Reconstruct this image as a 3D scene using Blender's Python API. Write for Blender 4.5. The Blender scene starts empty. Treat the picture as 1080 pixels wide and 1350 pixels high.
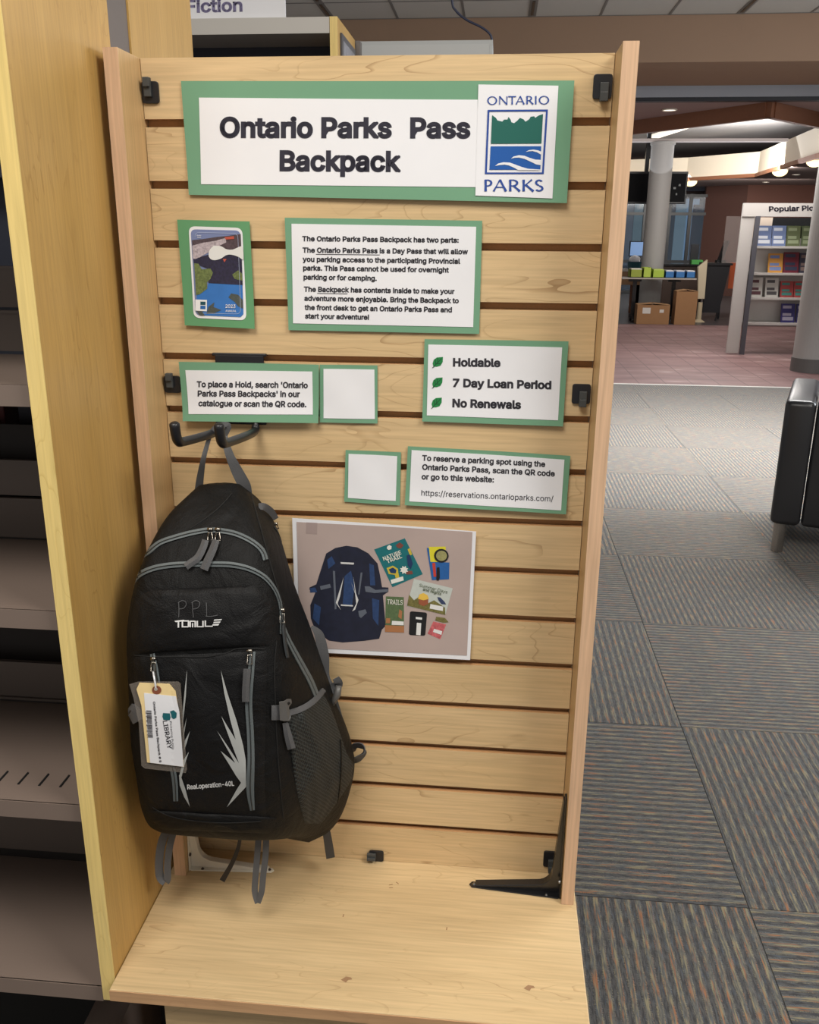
import bpy, bmesh, math, random
from mathutils import Vector, Matrix
from mathutils.bvhtree import BVHTree
from mathutils.geometry import tessellate_polygon
random.seed(7)
SC = bpy.context.scene
COL = SC.collection

# ------------------------------------------------------------------ camera
FPX = 1161.178
CAM = Vector((0.47103, -1.22320, 1.60696))
AX = Vector((0.99531031, 0.09645675, 0.00731319))      # image right
AY = Vector((0.03588301, -0.29794293, -0.95390902))    # image down
AZ = Vector((-0.08983205, 0.9496979, -0.30000683))     # view direction
cd = bpy.data.cameras.new('camera')
cam = bpy.data.objects.new('camera', cd)
COL.objects.link(cam)
M = Matrix(((AX.x, -AY.x, -AZ.x), (AX.y, -AY.y, -AZ.y), (AX.z, -AY.z, -AZ.z))).to_4x4()
cam.matrix_world = Matrix.Translation(CAM) @ M
cd.sensor_fit = 'VERTICAL'
cd.sensor_height = 36.0
cd.lens = FPX / 1350 * 36
cd.clip_start = 0.01
cd.clip_end = 200
SC.camera = cam

# ------------------------------------------------------------------ world, lights, exposure
w = bpy.data.worlds.new('world')
SC.world = w
w.use_nodes = True
bgn = w.node_tree.nodes['Background']
bgn.inputs['Color'].default_value = (1.0, 0.97, 0.93, 1)
bgn.inputs['Strength'].default_value = 0.36
SC.view_settings.view_transform = 'Standard'
SC.view_settings.look = 'None'
SC.view_settings.gamma = 1.0
SC.view_settings.use_curve_mapping = False
SC.view_settings.exposure = 0.0


def area(name, loc, target, sx, sy, power, color=(1, 1, 1)):
    l = bpy.data.lights.new(name, 'AREA')
    l.shape = 'RECTANGLE'
    l.size = sx
    l.size_y = sy
    l.energy = power
    l.color = color
    o = bpy.data.objects.new(name, l)
    COL.objects.link(o)
    o.location = loc
    o.rotation_euler = (Vector(target) - Vector(loc)).to_track_quat('-Z', 'Y').to_euler()
    return o


area('ceiling_lamp', (2.3, -1.3, 3.35), (1.5, -0.8, 0), 1.2, 1.6, 92, (1.0, 0.955, 0.88))
area('ceiling_lamp', (-0.1, -1.6, 3.35), (0.1, -1.2, 0), 1.2, 1.2, 62, (1.0, 0.955, 0.88))
area('ceiling_lamp', (2.6, 1.2, 3.35), (2.6, 1.2, 0), 1.2, 1.6, 26, (1.0, 0.97, 0.92))
area('daylight', (6.2, 4.6, 2.5), (1.6, 3.2, 0.2), 3.0, 2.0, 270, (0.92, 0.96, 1.0))
fl_ = area('ceiling_lamp', (2.6, 5.9, 3.35), (2.6, 5.9, 0), 2.4, 1.8, 235, (1.0, 0.985, 0.96))
fl_.data.spread = math.radians(115)
area('lobby_lamp', (3.6, 11.6, 2.85), (3.2, 11.2, 0), 2.0, 2.0, 110, (1.0, 0.95, 0.9))
area('cove_lamp', (5.4, 18.6, 3.0), (4.9, 23.5, 3.5), 2.0, 0.3, 190, (1.0, 0.96, 0.9))
area('cove_lamp', (4.6, 17.6, 3.05), (4.4, 16.6, 4.5), 4.5, 4.5, 75, (0.92, 0.95, 1.0))
area('lobby_lamp', (4.4, 14.4, 2.8), (4.2, 17.4, 1.2), 2.5, 0.6, 62, (1.0, 0.94, 0.88))
area('lobby_lamp', (6.5, 22.5, 2.8), (6.5, 24.5, 1.0), 3.0, 0.8, 50, (1.0, 0.92, 0.84))

# ------------------------------------------------------------------ helpers
def P(u, v, x=None, y=None, z=None):
    """the point of the place seen at photograph pixel (u, v) on the plane x=, y= or z="""
    d = AX * ((u - 540) / FPX) + AY * ((v - 675) / FPX) + AZ
    if y is not None:
        t = (y - CAM.y) / d.y
    elif z is not None:
        t = (z - CAM.z) / d.z
    else:
        t = (x - CAM.x) / d.x
    return CAM + d * t


def link(name, bm, m, parent=None, smooth=False, kind=None, bevel=0, solid=0, sub=0):
    me = bpy.data.meshes.new(name)
    bmesh.ops.recalc_face_normals(bm, faces=bm.faces)
    bm.to_mesh(me)
    bm.free()
    if smooth:
        for p in me.polygons:
            p.use_smooth = True
    for mm in (m if isinstance(m, (list, tuple)) else [m]):
        me.materials.append(mm)
    o = bpy.data.objects.new(name, me)
    COL.objects.link(o)
    if parent is not None:
        o.parent = parent
        o.matrix_parent_inverse = wm(parent).inverted()
    if kind:
        o['kind'] = kind
    if solid:
        s = o.modifiers.new('solid', 'SOLIDIFY')
        s.thickness = solid
        s.offset = 0
        o.modifiers.new('split', 'EDGE_SPLIT')
    if bevel:
        b = o.modifiers.new('bevel', 'BEVEL')
        b.width = bevel
        b.segments = 2
        b.limit_method = 'ANGLE'
        b.angle_limit = math.radians(40)
    if sub:
        s = o.modifiers.new('sub', 'SUBSURF')
        s.levels = s.render_levels = sub
    return o


def wm(o):
    m = o.matrix_basis.copy()
    if o.parent:
        m = wm(o.parent) @ o.matrix_parent_inverse @ m
    return m


def tag(o, label, cat, group=None):
    o['label'] = label
    o['category'] = cat
    if group:
        o['group'] = group
    return o


def thing(name, label, cat, loc, group=None):
    o = bpy.data.objects.new(name, None)
    o.empty_display_size = 0.05
    COL.objects.link(o)
    o.location = loc
    return tag(o, label, cat, group)


def BM():
    return bmesh.new()


def box(bm, x0, x1, y0, y1, z0, z1):
    v = [bm.verts.new(c) for c in ((x0, y0, z0), (x1, y0, z0), (x1, y1, z0), (x0, y1, z0),
                                   (x0, y0, z1), (x1, y0, z1), (x1, y1, z1), (x0, y1, z1))]
    for f in ((0, 3, 2, 1), (4, 5, 6, 7), (0, 1, 5, 4), (1, 2, 6, 5), (2, 3, 7, 6), (3, 0, 4, 7)):
        bm.faces.new([v[i] for i in f])
    return v


def bx(name, x0, x1, y0, y1, z0, z1, m, parent=None, bevel=0, kind=None):
    bm = BM()
    box(bm, x0, x1, y0, y1, z0, z1)
    return link(name, bm, m, parent, bevel=bevel, kind=kind)


def prism(bm, pts, a, b, axis):
    """polygon pts (2-D) extruded between a and b along axis 'x', 'y' or 'z'"""
    def mk(p, t):
        return {'x': (t, p[0], p[1]), 'y': (p[0], t, p[1]), 'z': (p[0], p[1], t)}[axis]
    A = [bm.verts.new(mk(p, a)) for p in pts]
    B = [bm.verts.new(mk(p, b)) for p in pts]
    n = len(pts)
    bm.faces.new(A)
    bm.faces.new(B[::-1])
    for i in range(n):
        bm.faces.new((A[i], B[i], B[(i + 1) % n], A[(i + 1) % n]))


def rrect(c, r, n=6):
    out = []
    N = len(c)
    for i in range(N):
        p, a, b = Vector(c[i]), Vector(c[i - 1]), Vector(c[(i + 1) % N])
        da, db = (a - p).normalized() * r, (b - p).normalized() * r
        for k in range(n + 1):
            s = k / n
            q = (p + da) * (1 - s) ** 2 + p * 2 * s * (1 - s) + (p + db) * s ** 2
            out.append((q.x, q.y))
    return out


def frame_to(d):
    d = d.normalized()
    h = Vector((0, 0, 1)) if abs(d.z) < 0.9 else Vector((1, 0, 0))
    s = d.cross(h).normalized()
    return s, s.cross(d).normalized()


def tube(bm, pts, r, n=10, closed=False):
    pts = [Vector(p) for p in pts]
    rings = []
    N = len(pts)
    ps = None
    for i, p in enumerate(pts):
        if closed:
            d = pts[(i + 1) % N] - pts[i - 1]
        else:
            d = pts[min(i + 1, N - 1)] - pts[max(i - 1, 0)]
        s, t = frame_to(d)
        if ps is not None:
            s = (ps - d.normalized() * ps.dot(d.normalized())).normalized()
            t = s.cross(d.normalized())
        ps = s
        rr = r[i] if isinstance(r, (list, tuple)) else r
        rings.append([bm.verts.new(p + s * math.cos(k * 2 * math.pi / n) * rr + t * math.sin(k * 2 * math.pi / n) * rr) for k in range(n)])
    for i in range(N if closed else N - 1):
        a, b = rings[i], rings[(i + 1) % N]
        for k in range(n):
            bm.faces.new((a[k], a[(k + 1) % n], b[(k + 1) % n], b[k]))
    if not closed:
        bm.faces.new(rings[0][::-1])
        bm.faces.new(rings[-1])


def cyl(bm, c, r, z0, z1, n=24, r1=None):
    r1 = r if r1 is None else r1
    A = [bm.verts.new((c[0] + r * math.cos(k * 2 * math.pi / n), c[1] + r * math.sin(k * 2 * math.pi / n), z0)) for k in range(n)]
    B = [bm.verts.new((c[0] + r1 * math.cos(k * 2 * math.pi / n), c[1] + r1 * math.sin(k * 2 * math.pi / n), z1)) for k in range(n)]
    bm.faces.new(A[::-1])
    bm.faces.new(B)
    for k in range(n):
        bm.faces.new((A[k], A[(k + 1) % n], B[(k + 1) % n], B[k]))


def smooth_path(pts, n=6):
    """Catmull-Rom through tuples of any dimension"""
    out = []
    N = len(pts)
    for i in range(N - 1):
        p0, p1, p2, p3 = pts[max(i - 1, 0)], pts[i], pts[i + 1], pts[min(i + 2, N - 1)]
        for k in range(n):
            t = k / n
            out.append(tuple(0.5 * ((2 * b) + (-a + c) * t + (2 * a - 5 * b + 4 * c - d) * t * t + (-a + 3 * b - 3 * c + d) * t ** 3)
                             for a, b, c, d in zip(p0, p1, p2, p3)))
    out.append(tuple(pts[-1]))
    return out


# ------------------------------------------------------------------ materials
def lin(c):
    return tuple(((x / 255) / 12.92 if x / 255 <= 0.04045 else ((x / 255 + 0.055) / 1.055) ** 2.4) for x in c)


def mat(name, rgb, rough=0.6, metal=0.0, emit=None, spec=0.5, noise=0.0, nscale=40, bump=0.0, bscale=200, alpha=1.0, trans=0.0):
    m = bpy.data.materials.new(name)
    m.use_nodes = True
    nt = m.node_tree
    b = nt.nodes['Principled BSDF']
    c = lin(rgb)
    b.inputs['Base Color'].default_value = (*c, 1)
    b.inputs['Roughness'].default_value = rough
    b.inputs['Metallic'].default_value = metal
    b.inputs['Specular IOR Level'].default_value = spec
    b.inputs['Alpha'].default_value = alpha
    b.inputs['Transmission Weight'].default_value = trans
    if emit:
        b.inputs['Emission Color'].default_value = (*c, 1)
        b.inputs['Emission Strength'].default_value = emit
    geo = nt.nodes.new('ShaderNodeNewGeometry')
    if noise:
        n = nt.nodes.new('ShaderNodeTexNoise')
        n.inputs['Scale'].default_value = nscale
        n.inputs['Detail'].default_value = 5
        nt.links.new(geo.outputs['Position'], n.inputs['Vector'])
        mx = nt.nodes.new('ShaderNodeMix')
        mx.data_type = 'RGBA'
        mx.inputs[6].default_value = (*[x * (1 - noise) for x in c], 1)
        mx.inputs[7].default_value = (*[min(1, x * (1 + noise)) for x in c], 1)
        nt.links.new(n.outputs['Fac'], mx.inputs[0])
        nt.links.new(mx.outputs[2], b.inputs['Base Color'])
    if bump:
        n = nt.nodes.new('ShaderNodeTexNoise')
        n.inputs['Scale'].default_value = bscale
        n.inputs['Detail'].default_value = 3
        nt.links.new(geo.outputs['Position'], n.inputs['Vector'])
        bp = nt.nodes.new('ShaderNodeBump')
        bp.inputs['Strength'].default_value = bump
        bp.inputs['Distance'].default_value = 0.002
        nt.links.new(n.outputs['Fac'], bp.inputs['Height'])
        nt.links.new(bp.outputs['Normal'], b.inputs['Normal'])
    return m


def wood(name, base, dark, light, axis='x', grain=1.0, rough=0.42, figure=0.5):
    """maple-like veneer, grain running along axis; each object gets its own cut"""
    m = bpy.data.materials.new(name)
    m.use_nodes = True
    nt = m.node_tree
    N, L = nt.nodes, nt.links
    b = N['Principled BSDF']
    b.inputs['Roughness'].default_value = rough
    b.inputs['Specular IOR Level'].default_value = 0.35
    geo = N.new('ShaderNodeNewGeometry')
    oi = N.new('ShaderNodeObjectInfo')
    off = N.new('ShaderNodeVectorMath')
    off.operation = 'SCALE'
    off.inputs[0].default_value = (37.0, 11.0, 23.0)
    L.new(oi.outputs['Random'], off.inputs['Scale'])
    add = N.new('ShaderNodeVectorMath')
    L.new(geo.outputs['Position'], add.inputs[0])
    L.new(off.outputs[0], add.inputs[1])

    def mapped(s_along, s_across):
        mp = N.new('ShaderNodeMapping')
        mp.inputs['Scale'].default_value = {'x': (s_along, s_across, s_across), 'y': (s_across, s_along, s_across), 'z': (s_across, s_across, s_along)}[axis]
        L.new(add.outputs[0], mp.inputs['Vector'])
        return mp
    # fine fibre
    n1 = N.new('ShaderNodeTexNoise')
    n1.inputs['Scale'].default_value = 1
    n1.inputs['Detail'].default_value = 6
    L.new(mapped(9, 260).outputs[0], n1.inputs['Vector'])
    # broad tone
    n2 = N.new('ShaderNodeTexNoise')
    n2.inputs['Scale'].default_value = 1
    n2.inputs['Detail'].default_value = 4
    L.new(mapped(3, 14).outputs[0], n2.inputs['Vector'])
    # growth ring lines: contour lines of a stretched noise
    n3 = N.new('ShaderNodeTexNoise')
    n3.inputs['Scale'].default_value = 1
    n3.inputs['Detail'].default_value = 2.5
    n3.inputs['Distortion'].default_value = 0.4
    L.new(mapped(2.6, 13).outputs[0], n3.inputs['Vector'])
    mul = N.new('ShaderNodeMath')
    mul.operation = 'MULTIPLY'
    mul.inputs[1].default_value = 16
    L.new(n3.outputs['Fac'], mul.inputs[0])
    fr = N.new('ShaderNodeMath')
    fr.operation = 'FRACT'
    L.new(mul.outputs[0], fr.inputs[0])
    rp = N.new('ShaderNodeValToRGB')
    rp.color_ramp.elements[0].position = 0.0
    rp.color_ramp.elements[0].color = (1, 1, 1, 1)
    rp.color_ramp.elements[1].position = 0.12
    rp.color_ramp.elements[1].color = (0, 0, 0, 1)
    L.new(fr.outputs[0], rp.inputs[0])
    n4 = N.new('ShaderNodeTexNoise')
    n4.inputs['Scale'].default_value = 1
    L.new(mapped(5, 9).outputs[0], n4.inputs['Vector'])
    r4 = N.new('ShaderNodeMapRange')
    r4.inputs['From Min'].default_value = 0.45
    r4.inputs['From Max'].default_value = 0.7
    L.new(n4.outputs['Fac'], r4.inputs['Value'])
    msk = N.new('ShaderNodeMath')
    msk.operation = 'MULTIPLY'
    L.new(rp.outputs[0], msk.inputs[0])
    L.new(r4.outputs[0], msk.inputs[1])
    msk2 = N.new('ShaderNodeMath')
    msk2.operation = 'MULTIPLY'
    msk2.inputs[1].default_value = figure
    L.new(msk.outputs[0], msk2.inputs[0])
    r2 = N.new('ShaderNodeValToRGB')
    r2.color_ramp.elements[0].position = 0.3
    r2.color_ramp.elements[0].color = (*lin(base), 1)
    r2.color_ramp.elements[1].position = 0.75
    r2.color_ramp.elements[1].color = (*lin(light), 1)
    L.new(n2.outputs['Fac'], r2.inputs[0])
    mx = N.new('ShaderNodeMix')
    mx.data_type = 'RGBA'
    mx.blend_type = 'MIX'
    mx.inputs[7].default_value = (*lin(dark), 1)
    L.new(r2.outputs[0], mx.inputs[6])
    L.new(msk2.outputs[0], mx.inputs[0])
    mr = N.new('ShaderNodeMapRange')
    mr.inputs['From Min'].default_value = 0.3
    mr.inputs['From Max'].default_value = 0.7
    mr.inputs['To Min'].default_value = 1 - 0.13 * grain
    mr.inputs['To Max'].default_value = 1 + 0.08 * grain
    L.new(n1.outputs['Fac'], mr.inputs['Value'])
    vm = N.new('ShaderNodeVectorMath')
    vm.operation = 'SCALE'
    L.new(mx.outputs[2], vm.inputs[0])
    L.new(mr.outputs[0], vm.inputs['Scale'])
    L.new(vm.outputs[0], b.inputs['Base Color'])
    bp = N.new('ShaderNodeBump')
    bp.inputs['Strength'].default_value = 0.06
    bp.inputs['Distance'].default_value = 0.001
    L.new(n1.outputs['Fac'], bp.inputs['Height'])
    L.new(bp.outputs[0], b.inputs['Normal'])
    return m


M_maple = wood('maple', (202, 173, 129), (144, 108, 68), (211, 183, 141), 'x', figure=0.7)
M_shelf = wood('maple_shelf', (196, 169, 127), (146, 112, 74), (206, 180, 138), 'x', figure=0.6)
M_maplez = wood('maple_upright', (196, 160, 112), (150, 112, 70), (206, 172, 124), 'z', figure=0.3)
M_post = wood('maple_edge', (204, 168, 136), (184, 146, 112), (212, 177, 146), 'z', grain=1.3, figure=0.15)
M_edgeh = wood('maple_edge_level', (190, 150, 112), (160, 118, 82), (200, 160, 120), 'x', grain=1.0, figure=0.2)
M_oak = wood('veneer_panel', (184, 146, 82), (150, 110, 52), (196, 158, 94), 'z', grain=0.9, rough=0.4, figure=0.5)
M_oakedge = wood('veneer_panel_edge', (226, 198, 124), (196, 160, 84), (232, 206, 136), 'z', grain=0.9, figure=0.4)
M_core = mat('board_core', (184, 140, 94), 0.8, noise=0.1, nscale=300)
M_black = mat('black_plastic', (26, 26, 30), 0.38, bump=0.05)
M_black2 = mat('black_clip', (66, 68, 68), 0.4)
M_blackmetal = mat('black_powder_coat', (22, 22, 24), 0.25, spec=0.7)
M_screw = mat('screw', (170, 170, 168), 0.25, metal=1)
M_whitemetal = mat('white_bracket', (222, 215, 200), 0.4, noise=0.05)
M_steel = mat('brown_grey_steel', (122, 107, 98), 0.38, spec=0.5, noise=0.04, nscale=600)
M_steeld = mat('brown_grey_steel_back', (98, 87, 80), 0.5, noise=0.04, nscale=600)
M_green = mat('green_card', (108, 152, 122), 0.85, noise=0.03, nscale=25)
M_green2 = mat('green_card_vivid', (92, 146, 102), 0.85, noise=0.03, nscale=25)
M_paper = mat('white_paper', (226, 226, 230), 0.8, noise=0.02, nscale=30)
M_ink = mat('black_ink', (34, 32, 48), 0.7)
M_ink2 = mat('black_ink_small', (44, 42, 50), 0.7)


def ink(name, rgb, **k):
    return mat(name, rgb, 0.7, **k)


# ------------------------------------------------------------------ lettering
# outlines of a plain grotesque alphabet: character -> (advance, closed outlines x, y, ...) in thousandths
GLYPHS = {
    '!': (196, [[67,160,63,509,132,509,128,160],[98,-4,81,-1,66,9,56,24,52,41,56,58,66,73,81,83,98,86,115,83,130,73,140,58,143,41,140,24,130,9,115,-1]]),
    '#': (440, [[242,0,326,509,377,509,294,0],[10,140,19,192,400,192,391,140],[63,0,147,509,198,509,115,0],[40,316,49,368,429,368,421,316]]),
    "'": (206, [[78,318,70,509,135,509,128,318]]),
    ',': (188, [[37,-119,67,71,137,71,84,-119]]),
    '-': (453, [[337,244,337,188,114,188,114,244]]),
    '.': (188, [[95,-4,78,-1,63,9,53,24,49,41,53,59,63,73,78,83,95,87,113,83,128,73,137,59,141,41,137,24,128,9,113,-1]]),
    '/': (249, [[235,533,71,-76,14,-76,178,533]]),
    '0': (453, [[227,-7,174,1,130,24,95,62,69,113,53,178,48,254,53,330,69,395,95,447,130,484,174,508,227,516,279,508,323,484,358,447,384,395,400,330,405,254,400,178,384,113,358,62,323,24,279,1],[227,50,261,56,290,74,313,103,330,144,340,194,344,254,340,314,330,365,313,405,290,435,261,454,227,460,192,454,163,435,140,405,123,365,113,314,109,254,113,194,123,144,140,103,163,74,192,56]]),
    '2': (453, [[64,0,64,47,234,229,282,282,311,327,318,349,320,371,317,397,308,419,293,436,273,449,250,457,224,460,196,457,172,447,153,433,139,413,130,390,127,362,65,362,70,405,86,442,111,473,143,496,181,511,225,516,268,511,306,497,337,474,361,445,376,411,381,372,379,345,371,318,357,290,336,259,267,180,153,60,153,57,389,57,389,0]]),
    '3': (453, [[218,-7,173,-3,133,10,98,30,70,57,51,92,44,132,109,132,115,107,126,87,143,71,165,59,190,52,218,50,248,52,275,61,298,74,315,93,325,116,329,145,326,172,316,196,299,217,275,234,242,244,201,248,157,248,157,299,288,448,288,452,70,452,70,509,372,509,372,461,211,278,211,289,264,288,308,276,344,253,371,222,388,185,393,145,387,103,370,66,344,35,309,12,266,-2]]),
    '4': (453, [[40,105,40,158,247,509,311,509,108,166,108,163,413,163,413,105],[282,0,282,121,282,146,282,318,343,318,343,0]]),
    '5': (453, [[221,-7,178,-2,140,11,108,32,83,60,66,93,60,130,122,130,127,108,138,89,154,73,173,60,196,52,221,50,250,54,276,64,298,81,314,104,324,132,328,162,324,193,313,221,297,244,275,262,248,273,218,277,167,268,145,258,128,246,67,253,96,509,366,509,366,452,150,452,134,301,136,301,155,314,177,325,203,332,229,334,263,330,294,321,321,306,345,285,364,260,379,231,388,198,391,163,385,116,369,76,343,41,309,15,268,-1]]),
    '7': (453, [[97,0,323,448,323,452,62,452,62,509,390,509,390,449,165,0]]),
    ':': (188, [[95,-4,78,-1,63,9,53,24,49,41,53,59,63,73,78,83,95,87,113,83,128,73,137,59,141,41,137,24,128,9,113,-1],[95,271,78,274,63,284,53,299,49,316,53,334,63,349,78,358,95,362,113,358,128,349,137,334,141,316,137,299,128,284,113,274]]),
    'A': (480, [[16,0,201,509,276,509,463,0,395,0,287,302,264,372,232,478,245,478,213,371,190,302,85,0],[110,142,110,199,370,199,370,142]]),
    'B': (456, [[60,0,60,509,241,509,289,504,329,491,359,470,381,442,394,410,398,374,395,344,387,320,373,301,356,286,337,275,315,267,315,262,339,257,363,245,385,227,402,203,414,173,418,136,413,100,400,67,377,39,344,18,301,4,246,0],[125,57,245,57,296,63,330,80,349,106,355,137,352,162,342,184,327,203,305,218,279,228,248,231,125,231],[125,285,238,285,265,288,288,296,308,309,323,326,333,348,336,372,330,404,312,429,283,446,240,452,125,452]]),
    'D': (502, [[219,0,96,0,96,57,215,57,271,63,318,81,353,110,379,149,394,198,399,255,394,312,379,361,354,399,319,428,275,446,221,452,93,452,93,509,225,509,294,501,352,478,399,441,433,391,454,329,461,255,454,181,433,119,398,68,351,31,290,8],[125,509,125,0,60,0,60,509]]),
    'E': (419, [[60,0,60,509,372,509,372,452,125,452,125,286,355,286,355,229,125,229,125,57,375,57,375,0]]),
    'F': (410, [[60,0,60,509,369,509,369,452,125,452,125,278,346,278,346,221,125,221,125,0]]),
    'H': (517, [[60,0,60,509,125,509,125,289,392,289,392,509,457,509,457,0,392,0,392,232,125,232,125,0]]),
    'I': (300, [[31,0,31,57,118,57,118,452,31,452,31,509,269,509,269,452,183,452,183,57,269,57,269,0]]),
    'L': (393, [[60,0,60,509,125,509,125,57,361,57,361,0]]),
    'N': (523, [[60,0,60,509,136,509,343,183,363,151,387,107,414,55,405,54,401,108,399,157,399,195,399,509,463,509,463,0,387,0,202,290,177,331,148,381,107,452,119,454,122,384,124,328,125,291,125,0]]),
    'O': (533, [[267,-7,205,1,150,25,104,63,70,115,47,179,40,254,47,329,70,393,104,445,150,484,205,508,267,516,329,508,383,484,429,445,464,393,486,329,493,254,486,179,464,115,429,63,383,25,329,1],[267,53,310,59,349,76,383,104,408,144,425,194,430,254,425,315,408,365,383,404,349,433,310,450,267,456,223,450,184,433,151,404,125,364,109,314,103,254,109,194,125,144,151,105,184,76,223,59]]),
    'P': (445, [[60,0,60,509,235,509,289,504,332,487,366,462,390,430,404,391,409,348,404,304,390,265,366,233,332,207,289,191,235,186,109,186,109,242,232,242,269,246,297,256,318,272,333,294,341,320,344,348,341,376,333,402,318,423,297,439,268,449,232,452,125,452,125,0]]),
    'Q': (533, [[245,159,313,159,369,85,384,65,468,-48,401,-48,345,27,331,46],[267,-7,205,1,150,25,104,63,70,115,47,179,40,254,47,329,70,393,104,445,150,484,205,508,267,516,329,508,383,484,429,445,464,393,486,329,493,254,486,179,464,115,429,63,383,25,329,1],[267,53,310,59,349,76,383,104,408,144,425,194,430,254,425,315,408,365,383,404,349,433,310,450,267,456,223,450,184,433,151,404,125,364,109,314,103,254,109,194,125,144,151,105,184,76,223,59]]),
    'R': (449, [[60,0,60,509,236,509,289,504,333,489,367,465,390,433,404,395,409,352,404,309,390,271,366,240,333,217,289,203,236,198,96,198,96,255,233,255,269,258,298,267,319,281,334,300,342,324,345,352,342,380,334,405,319,425,297,440,269,449,233,452,125,452,125,0],[353,0,230,229,303,229,428,0]]),
    'S': (447, [[224,-9,172,-4,127,9,91,31,64,60,46,96,38,137,104,137,110,110,123,88,142,71,166,59,194,51,224,49,257,52,286,60,311,74,329,92,341,114,345,139,342,161,332,179,316,193,296,205,245,222,184,239,127,261,86,289,60,326,52,372,57,413,75,448,102,476,137,498,180,512,227,516,275,512,316,498,351,476,377,449,394,415,401,378,337,378,326,412,302,437,267,453,225,459,194,456,167,448,145,435,129,418,119,398,115,376,119,352,131,334,148,319,169,308,212,293,264,279,311,264,359,238,378,220,394,198,405,171,408,139,403,99,386,64,360,34,323,11,278,-4]]),
    'T': (449, [[32,452,32,509,417,509,417,452,257,452,257,0,192,0,192,452]]),
    'U': (517, [[259,-8,203,-2,154,15,114,43,85,80,66,124,60,173,60,509,124,509,124,178,128,144,141,113,160,88,187,68,220,56,259,52,298,56,331,68,357,88,376,113,389,144,393,178,393,509,457,509,457,173,451,124,432,80,403,43,363,15,315,-2]]),
    'Y': (472, [[203,0,203,208,16,509,91,509,192,344,222,292,249,230,224,230,251,293,280,344,381,509,455,509,268,208,268,0]]),
    'a': (389, [[160,-9,125,-5,94,5,68,22,48,45,35,74,30,108,33,138,43,161,58,179,77,193,125,211,178,220,234,227,265,235,273,243,275,255,275,257,267,297,256,311,240,322,220,329,196,331,171,329,149,322,132,313,118,301,100,274,41,291,57,322,78,346,104,364,133,375,163,382,194,384,239,379,263,372,286,360,306,343,322,320,333,290,337,251,337,0,276,0,276,52,272,52,252,25,236,12,215,1,190,-6],[170,45,202,49,228,59,248,74,263,93,272,115,275,138,275,190,259,182,231,176,200,171,175,168,134,159,117,150,103,139,95,124,92,105,94,87,102,72,114,60,130,52]]),
    'b': (424, [[229,-8,197,-5,172,4,138,31,118,59,112,59,112,0,52,0,52,509,114,509,114,319,118,319,137,346,171,373,197,382,229,384,274,378,313,361,345,332,370,293,385,245,390,189,385,133,370,84,345,45,313,16,274,-2],[220,47,253,52,279,66,301,88,316,117,325,151,328,189,325,227,316,261,301,289,280,311,253,325,220,330,188,326,161,312,140,291,125,263,116,229,113,189,116,149,125,115,141,87,162,65,188,52]]),
    'c': (396, [[207,-8,159,-2,117,16,82,46,56,85,39,133,34,187,39,243,56,291,82,330,117,360,159,378,207,384,260,377,305,356,340,322,352,301,361,277,303,262,290,289,270,311,242,325,207,330,173,325,145,310,123,287,108,258,99,224,96,187,99,151,108,117,123,88,145,66,173,51,207,46,242,52,271,66,291,89,304,117,363,102,341,56,306,21,261,-1]]),
    'd': (424, [[195,-8,151,-2,111,16,79,45,55,84,39,133,34,189,39,245,55,293,79,332,112,361,151,378,196,384,227,382,253,373,287,346,306,319,311,319,311,509,372,509,372,0,313,0,313,59,306,59,287,31,252,4,227,-5],[204,47,236,52,263,65,284,87,299,115,309,149,312,189,309,229,299,263,284,291,263,312,237,326,204,330,172,325,144,311,123,289,108,261,99,227,96,189,99,151,108,117,124,88,145,66,172,52]]),
    'e': (404, [[212,-8,160,-2,117,16,82,46,56,85,39,132,34,187,39,242,55,290,81,329,115,359,157,378,205,384,236,382,266,374,294,360,319,341,341,315,357,282,367,242,371,194,371,169,75,169,75,221,338,221,310,202,307,237,298,269,283,294,262,314,237,326,205,330,173,326,146,313,125,294,109,270,99,241,96,211,96,178,100,139,110,106,128,80,151,61,179,50,212,46,254,53,271,61,285,73,305,105,365,91,353,63,335,39,311,19,282,4,249,-5]]),
    'f': (254, [[228,379,228,327,6,327,6,379],[80,0,80,432,84,461,95,486,113,505,135,519,160,527,187,530,222,527,243,521,227,468,215,472,195,474,171,470,154,460,145,443,142,419,142,0]]),
    'g': (425, [[207,-151,167,-148,134,-140,105,-127,82,-110,50,-69,101,-41,121,-66,154,-88,177,-95,207,-97,249,-92,282,-75,304,-46,311,-6,311,68,306,68,287,41,272,28,252,16,227,8,195,5,151,10,113,27,80,53,55,90,39,136,34,191,39,246,55,293,80,332,112,361,151,378,196,384,228,382,253,373,273,360,288,346,308,319,313,319,313,379,372,379,372,-9,367,-54,350,-90,324,-117,290,-136,251,-147],[205,59,237,63,263,75,285,95,300,121,309,154,312,193,309,231,300,264,285,291,264,312,237,326,205,330,172,326,145,312,124,290,108,262,99,230,96,193,99,155,109,123,124,96,145,76,172,63]]),
    'h': (410, [[114,227,114,0,52,0,52,509,114,509,114,287,102,287,123,332,152,362,187,379,227,384,264,380,295,369,321,349,341,321,353,285,357,240,357,0,296,0,296,235,290,275,273,304,245,323,210,329,184,326,161,317,141,303,126,283,117,257]]),
    'i': (167, [[52,0,52,379,114,379,114,0],[84,443,67,446,54,455,44,468,41,483,44,499,54,512,67,521,84,524,100,521,114,512,123,499,126,483,123,468,114,455,100,446]]),
    'j': (167, [[52,379,114,379,114,-30,111,-62,101,-90,86,-112,65,-129,37,-139,4,-143,-10,-143,-10,-87,2,-87,24,-83,40,-72,49,-54,52,-29],[83,443,67,446,53,455,44,468,41,483,44,499,53,512,67,521,83,524,99,521,113,512,123,499,126,483,123,468,113,455,99,446]]),
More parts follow.
